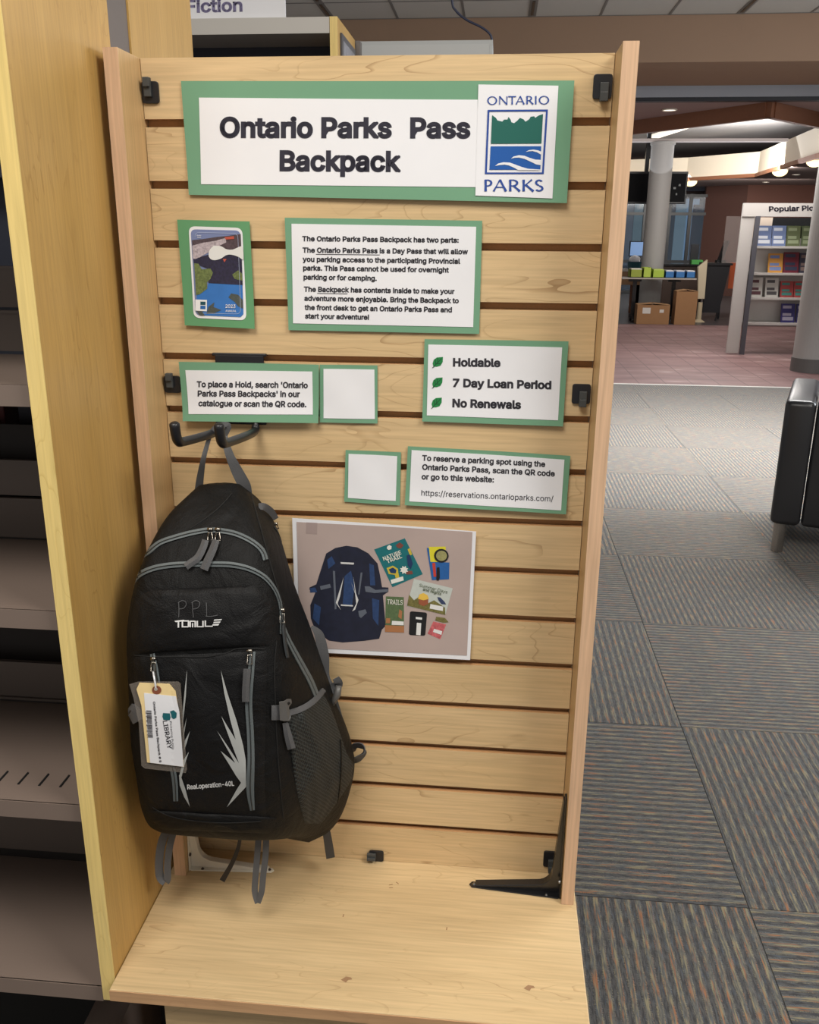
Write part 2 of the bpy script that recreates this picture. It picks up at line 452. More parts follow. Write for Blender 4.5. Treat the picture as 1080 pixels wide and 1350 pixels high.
    'k': (381, [[110,137,110,212,120,212,284,379,360,379,184,199,177,199],[52,0,52,509,114,509,114,0],[294,0,148,186,191,229,372,0]]),
    'l': (189, [[139,-2,101,3,74,20,58,48,52,84,52,509,114,509,114,99,120,62,130,54,146,52,160,53,170,54,181,3,162,-1]]),
    'm': (610, [[52,0,52,379,112,379,112,295,107,295,118,323,132,346,151,363,172,376,195,384,219,386,257,380,287,361,309,332,321,295,312,295,322,320,337,343,357,361,381,375,407,383,437,386,469,382,497,372,522,354,541,328,553,296,557,255,557,0,496,0,496,254,490,289,472,313,447,326,418,330,395,328,374,320,358,307,345,290,338,270,335,247,335,0,274,0,274,260,269,288,253,311,229,325,199,330,178,328,157,320,140,307,126,289,117,266,114,238,114,0]]),
    'n': (410, [[114,227,114,0,52,0,52,379,112,379,112,287,102,287,123,332,152,362,187,379,227,384,264,380,295,369,321,349,340,321,353,285,357,240,357,0,296,0,296,235,290,275,273,304,245,323,210,329,184,326,161,317,141,303,126,283,117,257]]),
    'o': (415, [[207,-8,159,-2,117,16,82,46,56,85,39,133,34,187,39,243,56,291,82,330,117,360,159,378,207,384,256,378,298,360,333,330,359,291,376,243,381,187,376,133,359,85,333,46,298,16,256,-2],[207,46,242,51,270,66,292,88,307,117,316,151,319,187,316,224,307,258,292,287,270,310,242,325,207,330,173,325,145,310,123,287,108,258,99,224,96,187,99,151,108,117,123,88,145,66,173,51]]),
    'p': (424, [[52,-143,52,379,112,379,112,319,118,319,137,346,171,373,197,382,229,384,274,378,313,361,345,332,370,293,385,245,390,189,385,133,370,84,345,45,313,16,274,-2,229,-8,197,-5,172,4,138,31,118,59,114,59,114,-143],[220,47,253,52,279,66,301,88,316,117,325,151,328,189,325,227,316,261,301,289,280,311,253,325,220,330,188,326,161,312,140,291,125,263,116,229,113,189,116,149,125,115,141,87,162,65,188,52]]),
    'r': (259, [[52,0,52,379,112,379,112,321,115,321,130,347,152,367,181,380,213,385,229,384,243,384,243,322,230,324,207,326,181,323,159,315,140,301,126,284,117,262,114,237,114,0]]),
    's': (365, [[182,-8,145,-5,112,3,84,18,62,38,45,63,35,94,94,107,105,79,124,60,149,49,181,45,217,49,244,62,262,81,268,103,264,121,254,136,237,147,212,155,149,170,104,186,72,208,53,237,47,274,51,305,65,332,87,354,115,370,149,381,187,384,223,381,254,372,279,358,299,339,314,316,324,290,268,277,258,298,242,316,219,329,187,333,156,329,131,317,114,299,108,277,112,258,124,243,143,232,172,223,229,209,275,193,306,171,325,142,331,107,326,75,312,47,290,24,260,6,223,-4]]),
    't': (227, [[204,379,204,327,6,327,6,379],[65,471,126,471,126,98,128,76,136,61,150,53,170,50,185,51,202,54,213,2,192,-3,168,-4,124,2,92,21,72,52,65,93]]),
    'u': (410, [[182,-5,146,-1,115,11,89,30,69,59,56,95,52,139,52,379,114,379,114,144,119,104,137,75,164,56,200,50,226,53,249,62,268,76,283,97,293,122,296,153,296,379,357,379,357,0,298,0,298,92,307,92,286,47,257,17,222,0]]),
    'v': (389, [[162,0,17,379,84,379,165,155,187,87,205,21,184,21,203,87,224,155,305,379,371,379,226,0]]),
    'w': (567, [[137,0,22,379,87,379,133,214,154,137,175,41,165,41,185,135,206,214,252,379,316,379,361,214,381,136,402,41,391,41,413,135,433,214,480,379,544,379,429,0,368,0,319,172,304,225,290,280,276,338,290,338,277,280,262,225,248,172,199,0]]),
    'y': (389, [[47,-139,61,-86,71,-87,104,-89,130,-74,141,-58,150,-36,162,-1,17,379,84,379,165,155,187,87,205,21,184,21,202,87,224,155,305,379,371,379,204,-58,191,-85,176,-107,159,-124,139,-136,117,-143,91,-145,64,-143]]),
    ' ': (188, []),
}


def area2(q):
    n = len(q) // 2
    return sum(q[2 * i] * q[(2 * i + 3) % (2 * n)] - q[(2 * i + 2) % (2 * n)] * q[2 * i + 1] for i in range(n))


def edge_strokes(q, x, d, vs, fs):
    """weight added along an outline: one thin quad per edge, drawn out at sharp corners"""
    r = []
    for i in range(0, len(q), 2):
        if not r or (q[i] - r[-1][0]) ** 2 + (q[i + 1] - r[-1][1]) ** 2 > 9:
            r.append(Vector((q[i], q[i + 1])))
    n = len(r)
    for i in range(n):
        z, a, b, c = r[i - 1], r[i], r[(i + 1) % n], r[(i + 2) % n]
        e = b - a
        if e.length < 1e-3:
            continue
        e.normalize()
        ea = d if (a - z).length < 1e-3 or (a - z).normalized().dot(e) < 0.6 else d * 0.25
        eb = d if (c - b).length < 1e-3 or (c - b).normalized().dot(e) < 0.6 else d * 0.25
        nn = Vector((e.y, -e.x)) * d
        a2, b2 = a - e * ea, b + e * eb
        k = len(vs)
        vs += [Vector((x + p.x / 1000, p.y / 1000, 0)) for p in (a2 + nn, b2 + nn, b2 - nn, a2 - nn)]
        fs.append((k, k + 1, k + 2, k + 3))


def bounds2(q):
    return min(q[0::2]), max(q[0::2]), min(q[1::2]), max(q[1::2])


def layers_of(outl):
    """overlapping outer outlines go to layers of their own, each with the holes inside it"""
    if not outl:
        return []
    sgn = 1 if max((area2(o_) for o_ in outl), key=abs) > 0 else -1
    outer = [o_ for o_ in outl if area2(o_) * sgn > 0]
    lay_ = [[o_] for o_ in outer]
    for h_ in outl:
        if area2(h_) * sgn > 0:
            continue
        b = bounds2(h_)
        best = 0
        for k, o_ in enumerate(outer):
            c = bounds2(o_)
            if c[0] <= b[0] and c[1] >= b[1] and c[2] <= b[2] and c[3] >= b[3]:
                best = k
        lay_[best].append(h_)
    return [(sgn, l) for l in lay_]


def text_mesh(s, bold=0.0, spacing=1.0):
    runs = {}
    x = 0.0
    for ch in s:
        adv, outl = GLYPHS[ch]
        for k, (sgn, l) in enumerate(layers_of(outl)):
            for q in l:
                runs.setdefault(k, []).append((x, q))
        x += adv / 1000 * spacing
    vs, fs = [], []
    if bold:
        for k in runs:
            for x, q in runs[k]:
                edge_strokes(q, x, bold * 1000, vs, fs)
    for k in sorted(runs):
        c = bpy.data.curves.new('lettering', 'CURVE')
        c.dimensions = '2D'
        c.fill_mode = 'BOTH'
        for x, q in runs[k]:
            n = len(q) // 2
            sp = c.splines.new('POLY')
            sp.points.add(n - 1)
            for m_ in range(n):
                sp.points[m_].co = (x + q[2 * m_] / 1000, q[2 * m_ + 1] / 1000, 0, 1)
            sp.use_cyclic_u = True
        o = bpy.data.objects.new('lettering', c)
        COL.objects.link(o)
        bpy.context.view_layer.update()
        dg = bpy.context.evaluated_depsgraph_get()
        me = bpy.data.meshes.new_from_object(o.evaluated_get(dg))
        b = len(vs)
        vs += [v.co.copy() for v in me.vertices]
        fs += [tuple(i + b for i in p.vertices) for p in me.polygons]
        bpy.data.objects.remove(o)
        bpy.data.curves.remove(c)
        bpy.data.meshes.remove(me)
    return vs, fs


_cap = {}


def text_uv(s, bold=0.0, spacing=1.0):
    """vertices scaled so that the text runs 0..1 in x and its capitals 0..1 in y"""
    if bold not in _cap:
        v, _ = text_mesh('H', bold)
        _cap[bold] = (min(p.y for p in v), max(p.y for p in v))
    lo, hi = _cap[bold]
    v, f = text_mesh(s, bold, spacing)
    x0, x1 = min(p.x for p in v), max(p.x for p in v)
    return [((p.x - x0) / (x1 - x0), (p.y - lo) / (hi - lo)) for p in v], f


def text_on(bm, s, a, b, cap, fn, bold=0.0, spacing=1.0, slant=0.0):
    """a, b: left and right end of the baseline in photograph pixels, cap height in pixels; fn maps pixel -> 3-D point"""
    uv, f = text_uv(s, bold, spacing)
    dx, dy = b[0] - a[0], b[1] - a[1]
    ln = math.hypot(dx, dy)
    ux, uy = dx / ln, dy / ln
    nx, ny = uy, -ux
    vs = [bm.verts.new(fn(a[0] + dx * x + (nx + slant * ux) * cap * y, a[1] + dy * x + (ny + slant * uy) * cap * y)) for x, y in uv]
    for q in f:
        try:
            bm.faces.new([vs[i] for i in q])
        except ValueError:
            pass


def poly_on(bm, pts, fn, cuts=0, maxlen=9.0):
    """polygon in photograph pixels laid on a surface"""
    tri = tessellate_polygon([[Vector((p[0], p[1], 0)) for p in pts]])
    tb = BM()
    vs = [tb.verts.new((p[0], p[1], 0)) for p in pts]
    for t in tri:
        try:
            tb.faces.new([vs[i] for i in t])
        except ValueError:
            pass
    for _ in range(6):
        long_ = [e for e in tb.edges if (e.verts[0].co - e.verts[1].co).length > maxlen]
        if not long_:
            break
        bmesh.ops.subdivide_edges(tb, edges=long_, cuts=1)
        bmesh.ops.triangulate(tb, faces=tb.faces)
    mp = {}
    for v in tb.verts:
        mp[v] = bm.verts.new(fn(v.co.x, v.co.y))
    for f in tb.faces:
        bm.faces.new([mp[v] for v in f.verts])
    tb.free()


# ------------------------------------------------------------------ floor
def carpet_mat(name, ang):
    m = bpy.data.materials.new(name)
    m.use_nodes = True
    nt = m.node_tree
    N, L = nt.nodes, nt.links
    b = N['Principled BSDF']
    b.inputs['Roughness'].default_value = 0.95
    b.inputs['Specular IOR Level'].default_value = 0.1
    b.inputs['Sheen Weight'].default_value = 0.25
    b.inputs['Sheen Roughness'].default_value = 0.5
    geo = N.new('ShaderNodeNewGeometry')
    rot = N.new('ShaderNodeMapping')
    rot.inputs['Rotation'].default_value = (0, 0, ang)
    L.new(geo.outputs['Position'], rot.inputs['Vector'])
    sx = N.new('ShaderNodeSeparateXYZ')
    L.new(rot.outputs[0], sx.inputs[0])
    # ribs across the local x
    mul = N.new('ShaderNodeMath')
    mul.operation = 'MULTIPLY'
    mul.inputs[1].default_value = 2 * math.pi / 0.0265
    L.new(sx.outputs[0], mul.inputs[0])
    sn = N.new('ShaderNodeMath')
    sn.operation = 'SINE'
    L.new(mul.outputs[0], sn.inputs[0])
    rib = N.new('ShaderNodeMapRange')
    rib.inputs['From Min'].default_value = -0.5
    rib.inputs['From Max'].default_value = 0.5
    wob = N.new('ShaderNodeTexNoise')
    wob.inputs['Scale'].default_value = 260
    L.new(rot.outputs[0], wob.inputs['Vector'])
    wadd = N.new('ShaderNodeMath')
    wadd.operation = 'MULTIPLY_ADD'
    wadd.inputs[1].default_value = 2.4
    L.new(wob.outputs['Fac'], wadd.inputs[0])
    wsub = N.new('ShaderNodeMath')
    wsub.operation = 'SUBTRACT'
    wsub.inputs[1].default_value = 1.2
    L.new(sn.outputs[0], wsub.inputs[0])
    L.new(wsub.outputs[0], wadd.inputs[2])
    L.new(wadd.outputs[0], rib.inputs['Value'])
    # flecks of coloured yarn, stretched along the rib
    def yarn(sa, sb, seed, lo, hi):
        mp = N.new('ShaderNodeMapping')
        mp.inputs['Scale'].default_value = (sa, sb, 1)
        mp.inputs['Location'].default_value = (seed, seed * 2, 0)
        L.new(rot.outputs[0], mp.inputs[0])
        n = N.new('ShaderNodeTexNoise')
        n.inputs['Scale'].default_value = 1
        n.inputs['Detail'].default_value = 3
        L.new(mp.outputs[0], n.inputs['Vector'])
        r = N.new('ShaderNodeMapRange')
        r.inputs['From Min'].default_value = lo
        r.inputs['From Max'].default_value = hi
        L.new(n.outputs['Fac'], r.inputs['Value'])
        return r

    def mix(fac, a, c):
        mx = N.new('ShaderNodeMix')
        mx.data_type = 'RGBA'
        if isinstance(fac, float):
            mx.inputs[0].default_value = fac
        else:
            L.new(fac, mx.inputs[0])
        for i, q in ((6, a), (7, c)):
            if isinstance(q, tuple):
                mx.inputs[i].default_value = (*lin(q), 1)
            else:
                L.new(q, mx.inputs[i])
        return mx.outputs[2]

    def mm(a, c):
        q = N.new('ShaderNodeMath')
        q.operation = 'MULTIPLY'
        L.new(a, q.inputs[0])
        if isinstance(c, float):
            q.inputs[1].default_value = c
        else:
            L.new(c, q.inputs[1])
        return q.outputs[0]
    base = mix(yarn(300, 60, 3, 0.35, 0.65).outputs[0], (78, 78, 77), (106, 105, 100))
    low = mix(yarn(260, 40, 9, 0.4, 0.6).outputs[0], (58, 57, 59), (84, 84, 84))
    c1 = mix(rib.outputs[0], low, base)
    c2 = mix(mm(yarn(220, 16, 5, 0.50, 0.62).outputs[0], rib.outputs[0]), c1, (138, 130, 104))
    c3 = mix(mm(mm(yarn(200, 14, 13, 0.54, 0.66).outputs[0], rib.outputs[0]), 0.9), c2, (156, 104, 70))
    c4 = mix(mm(yarn(240, 24, 17, 0.55, 0.7).outputs[0], 0.4), c3, (80, 100, 120))
    L.new(c4, b.inputs['Base Color'])
    bp = N.new('ShaderNodeBump')
    bp.inputs['Strength'].default_value = 0.6
    bp.inputs['Distance'].default_value = 0.002
    L.new(rib.outputs[0], bp.inputs['Height'])
    L.new(bp.outputs[0], b.inputs['Normal'])
    return m


M_floorbase = mat('floor_screed', (60, 60, 62), 0.9)
fl = bx('floor', -5, 9, -3.5, 9.0, -0.06, -0.008, M_floorbase, kind='structure')
ca, cb = carpet_mat('carpet_ribs_lengthwise', 0.0), carpet_mat('carpet_ribs_crosswise', math.pi / 2)
TS = 0.86
tile_me = {}
for key, mt in (('a', ca), ('b', cb)):
    bm = BM()
    h = TS / 2 - 0.0012
    box(bm, -h, h, -h, h, -0.008, 0)
    me = bpy.data.meshes.new('carpet_tile')
    bm.to_mesh(me)
    bm.free()
    me.materials.append(mt)
    tile_me[key] = me
for i in range(-4, 7):
    for j in range(-2, 10):
        x, y = 1.157 + TS * (i + 0.5), 0.664 + TS * (j + 0.5)
        if y + TS / 2 > 9.35:
            continue
        key = 'b' if (i + j) % 2 else 'a'
        o = bpy.data.objects.new('carpet_tile', tile_me[key])
        COL.objects.link(o)
        o.parent = fl
        o.location = (x, y, 0)
        if y + TS / 2 > 9.0:
            s = (9.0 - (y - TS / 2)) / TS
            if s < 0.05:
                bpy.data.objects.remove(o)
                continue
            o.scale = (1, s, 1)
            o.location.y = (y - TS / 2 + 9.0) / 2
bx('trim_1', -5, 9, 9.0, 9.035, -0.01, 0.004, mat('threshold_strip', (220, 218, 212), 0.4), kind='structure')


def lobby_floor_mat():
    m = bpy.data.materials.new('mauve_floor_tile')
    m.use_nodes = True
    nt = m.node_tree
    N, L = nt.nodes, nt.links
    b = N['Principled BSDF']
    b.inputs['Roughness'].default_value = 0.5
    geo = N.new('ShaderNodeNewGeometry')
    mp = N.new('ShaderNodeMapping')
    L.new(geo.outputs['Position'], mp.inputs[0])
    mp.inputs['Scale'].default_value = (0.8, 2.2, 1)
    n = N.new('ShaderNodeTexNoise')
    n.inputs['Scale'].default_value = 1.6
    n.inputs['Detail'].default_value = 6
    L.new(mp.outputs[0], n.inputs['Vector'])
    r = N.new('ShaderNodeValToRGB')
    e = r.color_ramp.elements
    e[0].position = 0.35
    e[0].color = (*lin((120, 90, 90)), 1)
    e[1].position = 0.62
    e[1].color = (*lin((146, 116, 114)), 1)
    k = e.new(0.74)
    k.color = (*lin((182, 160, 156)), 1)
    L.new(n.outputs['Fac'], r.inputs[0])
    br = N.new('ShaderNodeTexBrick')
    br.offset = 0
    br.inputs['Scale'].default_value = 1
    br.inputs['Brick Width'].default_value = 0.305
    br.inputs['Row Height'].default_value = 0.305
    br.inputs['Mortar Size'].default_value = 0.006
    br.inputs['Mortar'].default_value = (*lin((100, 78, 78)), 1)
    L.new(geo.outputs['Position'], br.inputs['Vector'])
    L.new(r.outputs[0], br.inputs['Color1'])
    L.new(r.outputs[0], br.inputs['Color2'])
    L.new(br.outputs[0], b.inputs['Base Color'])
    return m


bx('floor_lobby', -5, 14, 9.035, 16.4, -0.06, 0.0, lobby_floor_mat(), kind='structure')
bx('floor_back', -5, 16, 16.4, 29, -0.06, 0.001, mat('dark_grey_floor', (72, 70, 72), 0.35, noise=0.15, nscale=6), kind='structure')

# ------------------------------------------------------------------ ceiling
CZ = 3.5
M_ceil = mat('ceiling_tile', (190, 188, 184), 0.9, noise=0.03, nscale=120)
M_grid = mat('ceiling_grid', (120, 118, 116), 0.6)
ceil = bx('ceiling', -6, 9, -3.5, 7.8, CZ + 0.03, CZ + 0.09, mat('ceiling_void', (90, 88, 86), 0.9), kind='structure')
CT = 0.61
X0 = P(792, 19.5, z=CZ).x
bm = BM()
h = CT / 2 - 0.012
box(bm, -h, h, -h, h, 0, 0.028)
ctm = bpy.data.meshes.new('ceiling_tile')
bm.to_mesh(ctm)
bm.free()
ctm.materials.append(M_ceil)
for i in range(-9, 10):
    for j in range(0, 7):
        o = bpy.data.objects.new('ceiling_tile', ctm)
        COL.objects.link(o)
        o.parent = ceil
        o.location = (X0 + CT * (i + 0.5), 7.79 - CT * (j + 0.5), CZ + 0.001)
bm = BM()
for i in range(-9, 11):
    wdt = 0.035 if i % 3 == -1 % 3 else 0.011
    box(bm, X0 + CT * i - wdt, X0 + CT * i + wdt, 3.5, 7.8, CZ - 0.002, CZ + 0.02)
for j in range(0, 8):
    box(bm, -5, 7.4, 7.79 - CT * j - 0.011, 7.79 - CT * j + 0.011, CZ - 0.001, CZ + 0.02)
link('grid_bar', bm, M_grid, ceil, kind='stuff')
for i in (-4, -1, 2, 5):
    x = X0 + CT * i
    for k in range(5):
        bx('air_slot', x - 0.012, x + 0.012, 7.72 - k * 0.62 - 0.5, 7.72 - k * 0.62, CZ - 0.006, CZ - 0.0015, M_blackmetal, ceil)

# bulkhead above the passage to the lobby
M_soff = mat('tan_painted_bulkhead', (150, 122, 100), 0.85, noise=0.02, nscale=8)
SB = P(900, 82, y=7.8).z
ub = P(900, 113, z=SB).y
bx('wall_bulkhead', -6, 12, 7.8, ub, SB, CZ + 0.09, M_soff, kind='structure')
HB = P(900, 128, y=ub).z
KB = P(900, 133, y=ub).z
bx('trim_2', -6, 12, ub, ub + 0.12, HB, SB + 0.3, mat('grey_door_track', (146, 148, 156), 0.5), kind='structure')
bx('trim_3', -6, 12, ub + 0.01, ub + 0.12, KB, HB, mat('dark_track_slot', (24, 26, 34), 0.5), kind='structure')

# lobby ceiling with a faceted light well
LZ = KB + 0.02
WZ = LZ - 0.16                 # bottom of the wooden lip
near = [P(826, 178, z=WZ), P(1016, 155, z=WZ), P(1150, 182, z=WZ)]
far = [P(1150, 188, z=LZ), P(1080, 205, z=LZ), P(999, 230.5, z=LZ), P(905, 236, z=LZ), P(820, 238, z=LZ)]
ring = [Vector((p.x, p.y, 0)) for p in near + far]
ring.append(Vector((ring[0].x - 1.6, (ring[0].y + ring[-1].y) / 2, 0)))
M_lob = mat('mauve_lobby_ceiling', (160, 140, 136), 0.9)
M_lip = mat('brown_wood_lip', (140, 92, 66), 0.5, noise=0.1, nscale=30)
M_cove = mat('white_cove', (238, 226, 206), 0.8)
bm = BM()
outer = [Vector((-6, ub + 0.1, 0)), Vector((16, ub + 0.1, 0)), Vector((16, 29, 0)), Vector((-6, 29, 0))]
tri = tessellate_polygon([outer, ring[::-1]])
allp = outer + ring[::-1]
for zz in (LZ, LZ + 0.05):
    vs = [bm.verts.new((p.x, p.y, zz)) for p in allp]
    for t in tri:
        bm.faces.new([vs[i] for i in t])
link('ceiling_lobby', bm, M_lob, kind='structure')
UZ = LZ + 0.62
bm = BM()
nr = len(ring)
for i in range(nr):
    a, b = ring[i], ring[(i + 1) % nr]
    n = (b - a).cross(Vector((0, 0, 1))).normalized() * 0.05
    q = [a, b, b + n, a + n]
    vs = [bm.verts.new((p.x, p.y, z)) for z in (LZ + 0.02, UZ - 0.12) for p in q]
    for f in ((0, 1, 5, 4), (2, 3, 7, 6), (4, 5, 6, 7), (0, 3, 2, 1)):
        bm.faces.new([vs[k] for k in f])
link('wall_light_well', bm, M_cove, kind='structure')
bm = BM()
for i in range(nr):
    a, b = ring[i], ring[(i + 1) % nr]
    n = (b - a).cross(Vector((0, 0, 1))).normalized() * 0.07
    lo = WZ if i in (0, 1, 7, 8) else LZ - 0.05
    q = [a, b, b - n, a - n]
    vs = [bm.verts.new((p.x, p.y, z)) for z in (lo, LZ + 0.03) for p in q]
    for f in ((0, 1, 5, 4), (2, 3, 7, 6), (4, 5, 6, 7), (0, 3, 2, 1)):
        bm.faces.new([vs[k] for k in f])
link('trim_4', bm, M_lip, kind='structure')
bx('ceiling_well_top', -3, 16, 8.2, 28, UZ + 0.3, UZ + 0.36, mat('blue_grey_well_top', (150, 148, 150), 0.9), kind='structure')
# light strip inside the well and a beam across it
for n_, (u0, v0, u1, v1) in enumerate(((862, 182, 915, 164.5),)):
    a, b = P(u0, v0, z=UZ + 0.24), P(u1, v1, z=UZ + 0.24)
    bm = BM()
    d = (b - a).normalized()
    s = Vector((-d.y, d.x, 0)) * 0.13
    vs = [bm.verts.new(p) for p in (a + s, b + s, b - s, a - s)]
    r = bmesh.ops.extrude_face_region(bm, geom=[bm.faces.new(vs)])
    bmesh.ops.translate(bm, vec=(0, 0, 0.05), verts=[g for g in r['geom'] if isinstance(g, bmesh.types.BMVert)])
    o = link('strip_light', bm, mat('strip_light_white', (255, 246, 230), emit=1.0))
    tag(o, ['white slanted strip light above the round column top', 'white slanted strip light left of the round column top'][n_], 'ceiling light')
a = P(800, 187, y=17.6)
bx('ceiling_beam', a.x, a.x + 3.4, 17.52, 17.7, a.z - 0.005, a.z + 0.05, mat('beam_pale', (190, 180, 176), 0.7), kind='structure')

# globe lamps and downlights under the lobby ceiling
for lab, u, v, r_ in (('glowing globe ceiling lamp beside the black hanging screen', 910.5, 239.5, 7.6),
                      ('glowing globe ceiling lamp in the middle of the row under the white cove', 1028.6, 225.5, 8.4),
                      ('glowing globe ceiling lamp at the right end of the row under the white cove', 1074.5, 212.5, 9)):
    p = P(u, v, z=LZ - 0.03)
    rr = r_ * (p - CAM).length / FPX
    t = thing('globe_lamp', lab, 'lamp', (p.x, p.y, LZ), 'globe lamps under the lobby ceiling')
    bm = BM()
    bmesh.ops.create_uvsphere(bm, u_segments=20, v_segments=12, radius=rr, matrix=Matrix.Translation((p.x, p.y, LZ - 0.03)) @ Matrix.Diagonal((1, 1, 0.72, 1)))
    link('glass_globe', bm, mat('lit_glass', (255, 226, 170), emit=1.6), t, smooth=True)
    bm = BM()
    cyl(bm, (p.x, p.y), rr * 1.05, LZ - 0.02, LZ + 0.002, 24)
    link('mount', bm, M_whitemetal, t)
for lab, u, v in (('round white downlight in the mauve ceiling left of the peak', 883, 144.5), ('small downlight in the ceiling above the book display', 1050, 230),
                  ('dim small downlight in the ceiling behind the globe lamps', 1010, 240)):
    p = P(u, v, z=LZ - 0.004)
    t = thing('downlight', lab, 'lamp', (p.x, p.y, LZ))
    bm = BM()
    cyl(bm, (p.x, p.y), 0.07, LZ - 0.01, LZ - 0.002, 20)
    link('lens', bm, mat('downlight_lens', (255, 246, 230), emit=1.3), t)
    bm = BM()
    tube(bm, [(p.x + 0.08 * math.cos(k * math.pi / 10), p.y + 0.08 * math.sin(k * math.pi / 10), LZ - 0.008) for k in range(20)], 0.008, 6, closed=True)
    link('ring', bm, M_whitemetal, t)

# ------------------------------------------------------------------ lobby walls and columns
M_maroon = mat('red_brown_wall', (104, 66, 54), 0.7, noise=0.05, nscale=3)
M_dkwall = mat('dark_brown_wall', (74, 58, 52), 0.8)
M_mull = mat('black_mullion', (22, 24, 30), 0.4)
BWY = 25.4
wx = P(937, 300, y=BWY).x
bx('wall_lobby', wx + 0.9, 16, BWY, BWY + 0.2, 0, LZ, M_maroon, kind='structure')
bm = BM()
prism(bm, [(wx + 0.9, BWY), (wx + 0.9, BWY + 0.2), (wx - 0.05, BWY + 1.0), (wx - 0.05, BWY + 0.8)], 0, LZ, 'z')
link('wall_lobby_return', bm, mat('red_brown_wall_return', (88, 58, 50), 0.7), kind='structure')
bx('wall_far', -6, 16, 29.0, 29.2, 0, 4.2, M_dkwall, kind='structure')

# glazed screen at the back
win = bpy.data.objects.new('window_1', None)
COL.objects.link(win)
win['kind'] = 'structure'
win.location = (2, 22, 0)
WY = 26.2
wz1 = P(900, 258, y=WY).z
wxs = [P(u, 300, y=WY).x for u in (800, 822, 849, 881, 908, 933)]
zs_ = [0.05, P(900, 345, y=WY).z, P(900, 282, y=WY).z, wz1]
M_glassb = mat('dusky_glass', (86, 104, 124), 0.08, spec=0.6, alpha=0.35)
for i, x in enumerate(wxs):
    bx('mullion', x - 0.045, x + 0.045, WY - 0.05, WY + 0.05, 0, wz1 + 0.05, M_mull, win)
for z in zs_:
    bx('transom', wxs[0], wxs[-1], WY - 0.04, WY + 0.04, z - 0.04, z + 0.04, M_mull, win)
for i in range(len(wxs) - 1):
    for k in range(3):
        bx('pane', wxs[i] + 0.045, wxs[i + 1] - 0.045, WY - 0.006, WY + 0.006, zs_[k] + 0.04, zs_[k + 1] - 0.04, M_glassb, win)
# daylight windows of the room behind the screen
for i, (u0, u1, c) in enumerate(((893, 903, (120, 150, 168)), (907, 914, (132, 160, 190)), (838, 848, (100, 128, 140)), (822, 830, (92, 98, 110)))):
    a, b = P(u0, 262, y=28.9), P(u1, 350, y=28.9)
    bx('window_%d' % (i + 2), a.x, b.x, 28.88, 28.95, b.z, a.z, mat('hazy_daylight_%d' % i, c, 0.6, emit=0.55), kind='structure')
a, b = P(914, 270, y=28.0), P(928, 345, y=28.0)
o = bx('curtain', a.x, b.x, 27.9, 27.96, 0.002, a.z, mat('brown_curtain', (112, 76, 66), 0.9, noise=0.3, nscale=14))
tag(o, 'brown curtain panel behind the glazed screen', 'curtain')


def column(cx, cy, r, top, lab, collar):
    t = thing('round_column', lab, 'column', (cx, cy, 0), 'round columns of the lobby')
    bm = BM()
    cyl(bm, (cx, cy), r, 0.0, top, 40)
    link('shaft', bm, M_colm, t, smooth=False)
    bm = BM()
    cyl(bm, (cx, cy), r + 0.012, 0.0, collar, 40)
    link('base_collar', bm, mat('grey_collar', (96, 94, 92), 0.5), t)
    bm = BM()
    cyl(bm, (cx, cy), r + 0.02, top - 0.05, top, 40)
    link('cap_ring', bm, M_colm, t)


M_colm = mat('pale_grey_column', (168, 166, 163), 0.6, noise=0.02, nscale=60)
a, b = P(844, 400, y=17.4), P(873, 400, y=17.4)
column((a.x + b.x) / 2, 17.62, (b.x - a.x) / 2, P(873, 186, y=17.4).z, 'pale round column behind the table with green bins', 0.12)
column(P(1045, 470, y=10.4).x + 0.235, 10.4, 0.225, LZ, 'pale round column with grey collar beside the popular picks display', 0.17)

# ------------------------------------------------------------------ book display with header
DX = P(957, 465, y=12).x
t = thing('book_display', 'tall white shelf display headed popular picks beside round column', 'display', (DX + 0.6, 12.1, 0))
M_dw = mat('white_laminate', (196, 192, 188), 0.5)
M_dg = mat('grey_post', (84, 84, 92), 0.4)
bm = BM()
xa, xb = P(980, 268, y=12).x, P(990, 268, y=12).x
prism(bm, [(DX, 0.02), (DX + 0.17, 0.02), (xa + 0.17, 2.06), (xa, 2.06)], 11.98, 12.02, 'y')
link('left_board', bm, M_dw, t)
bx('right_board', DX + 1.25, DX + 1.42, 11.98, 12.02, 0.02, 2.06, M_dw, t)
bx('post', DX + 0.185, DX + 0.245, 11.94, 12.0, 0, 1.89, M_dg, t)
bx('post', DX + 1.19, DX + 1.25, 11.94, 12.0, 0, 1.89, M_dg, t)
hd = bx('header', xa, DX + 1.42, 11.96, 12.0, 1.885, 2.06, M_dw, t)
bm = BM()
text_on(bm, 'Popular Picks', (1014, 279), (1085, 277.5), 7.0, lambda u, v: P(u, v, y=11.957), bold=0.03)
link('lettering', bm, M_ink, hd)
bx('back_panel', DX + 0.2, DX + 1.25, 12.26, 12.29, 0.42, 1.6, M_dw, t)
bx('top_back_panel', DX + 0.2, DX + 0.5, 12.26, 12.29, 1.6, 1.88, mat('pale_beige_panel', (206, 190, 174), 0.6), t)
bx('dark_back_panel', DX + 0.5, DX + 1.25, 12.26, 12.29, 1.6, 1.88, M_blackmetal, t)
szs = [1.497, 1.136, 0.80, 0.448]
for z in szs:
    bx('shelf', DX + 0.19, DX + 1.25, 12.0, 12.26, z - 0.03, z, M_dw, t)
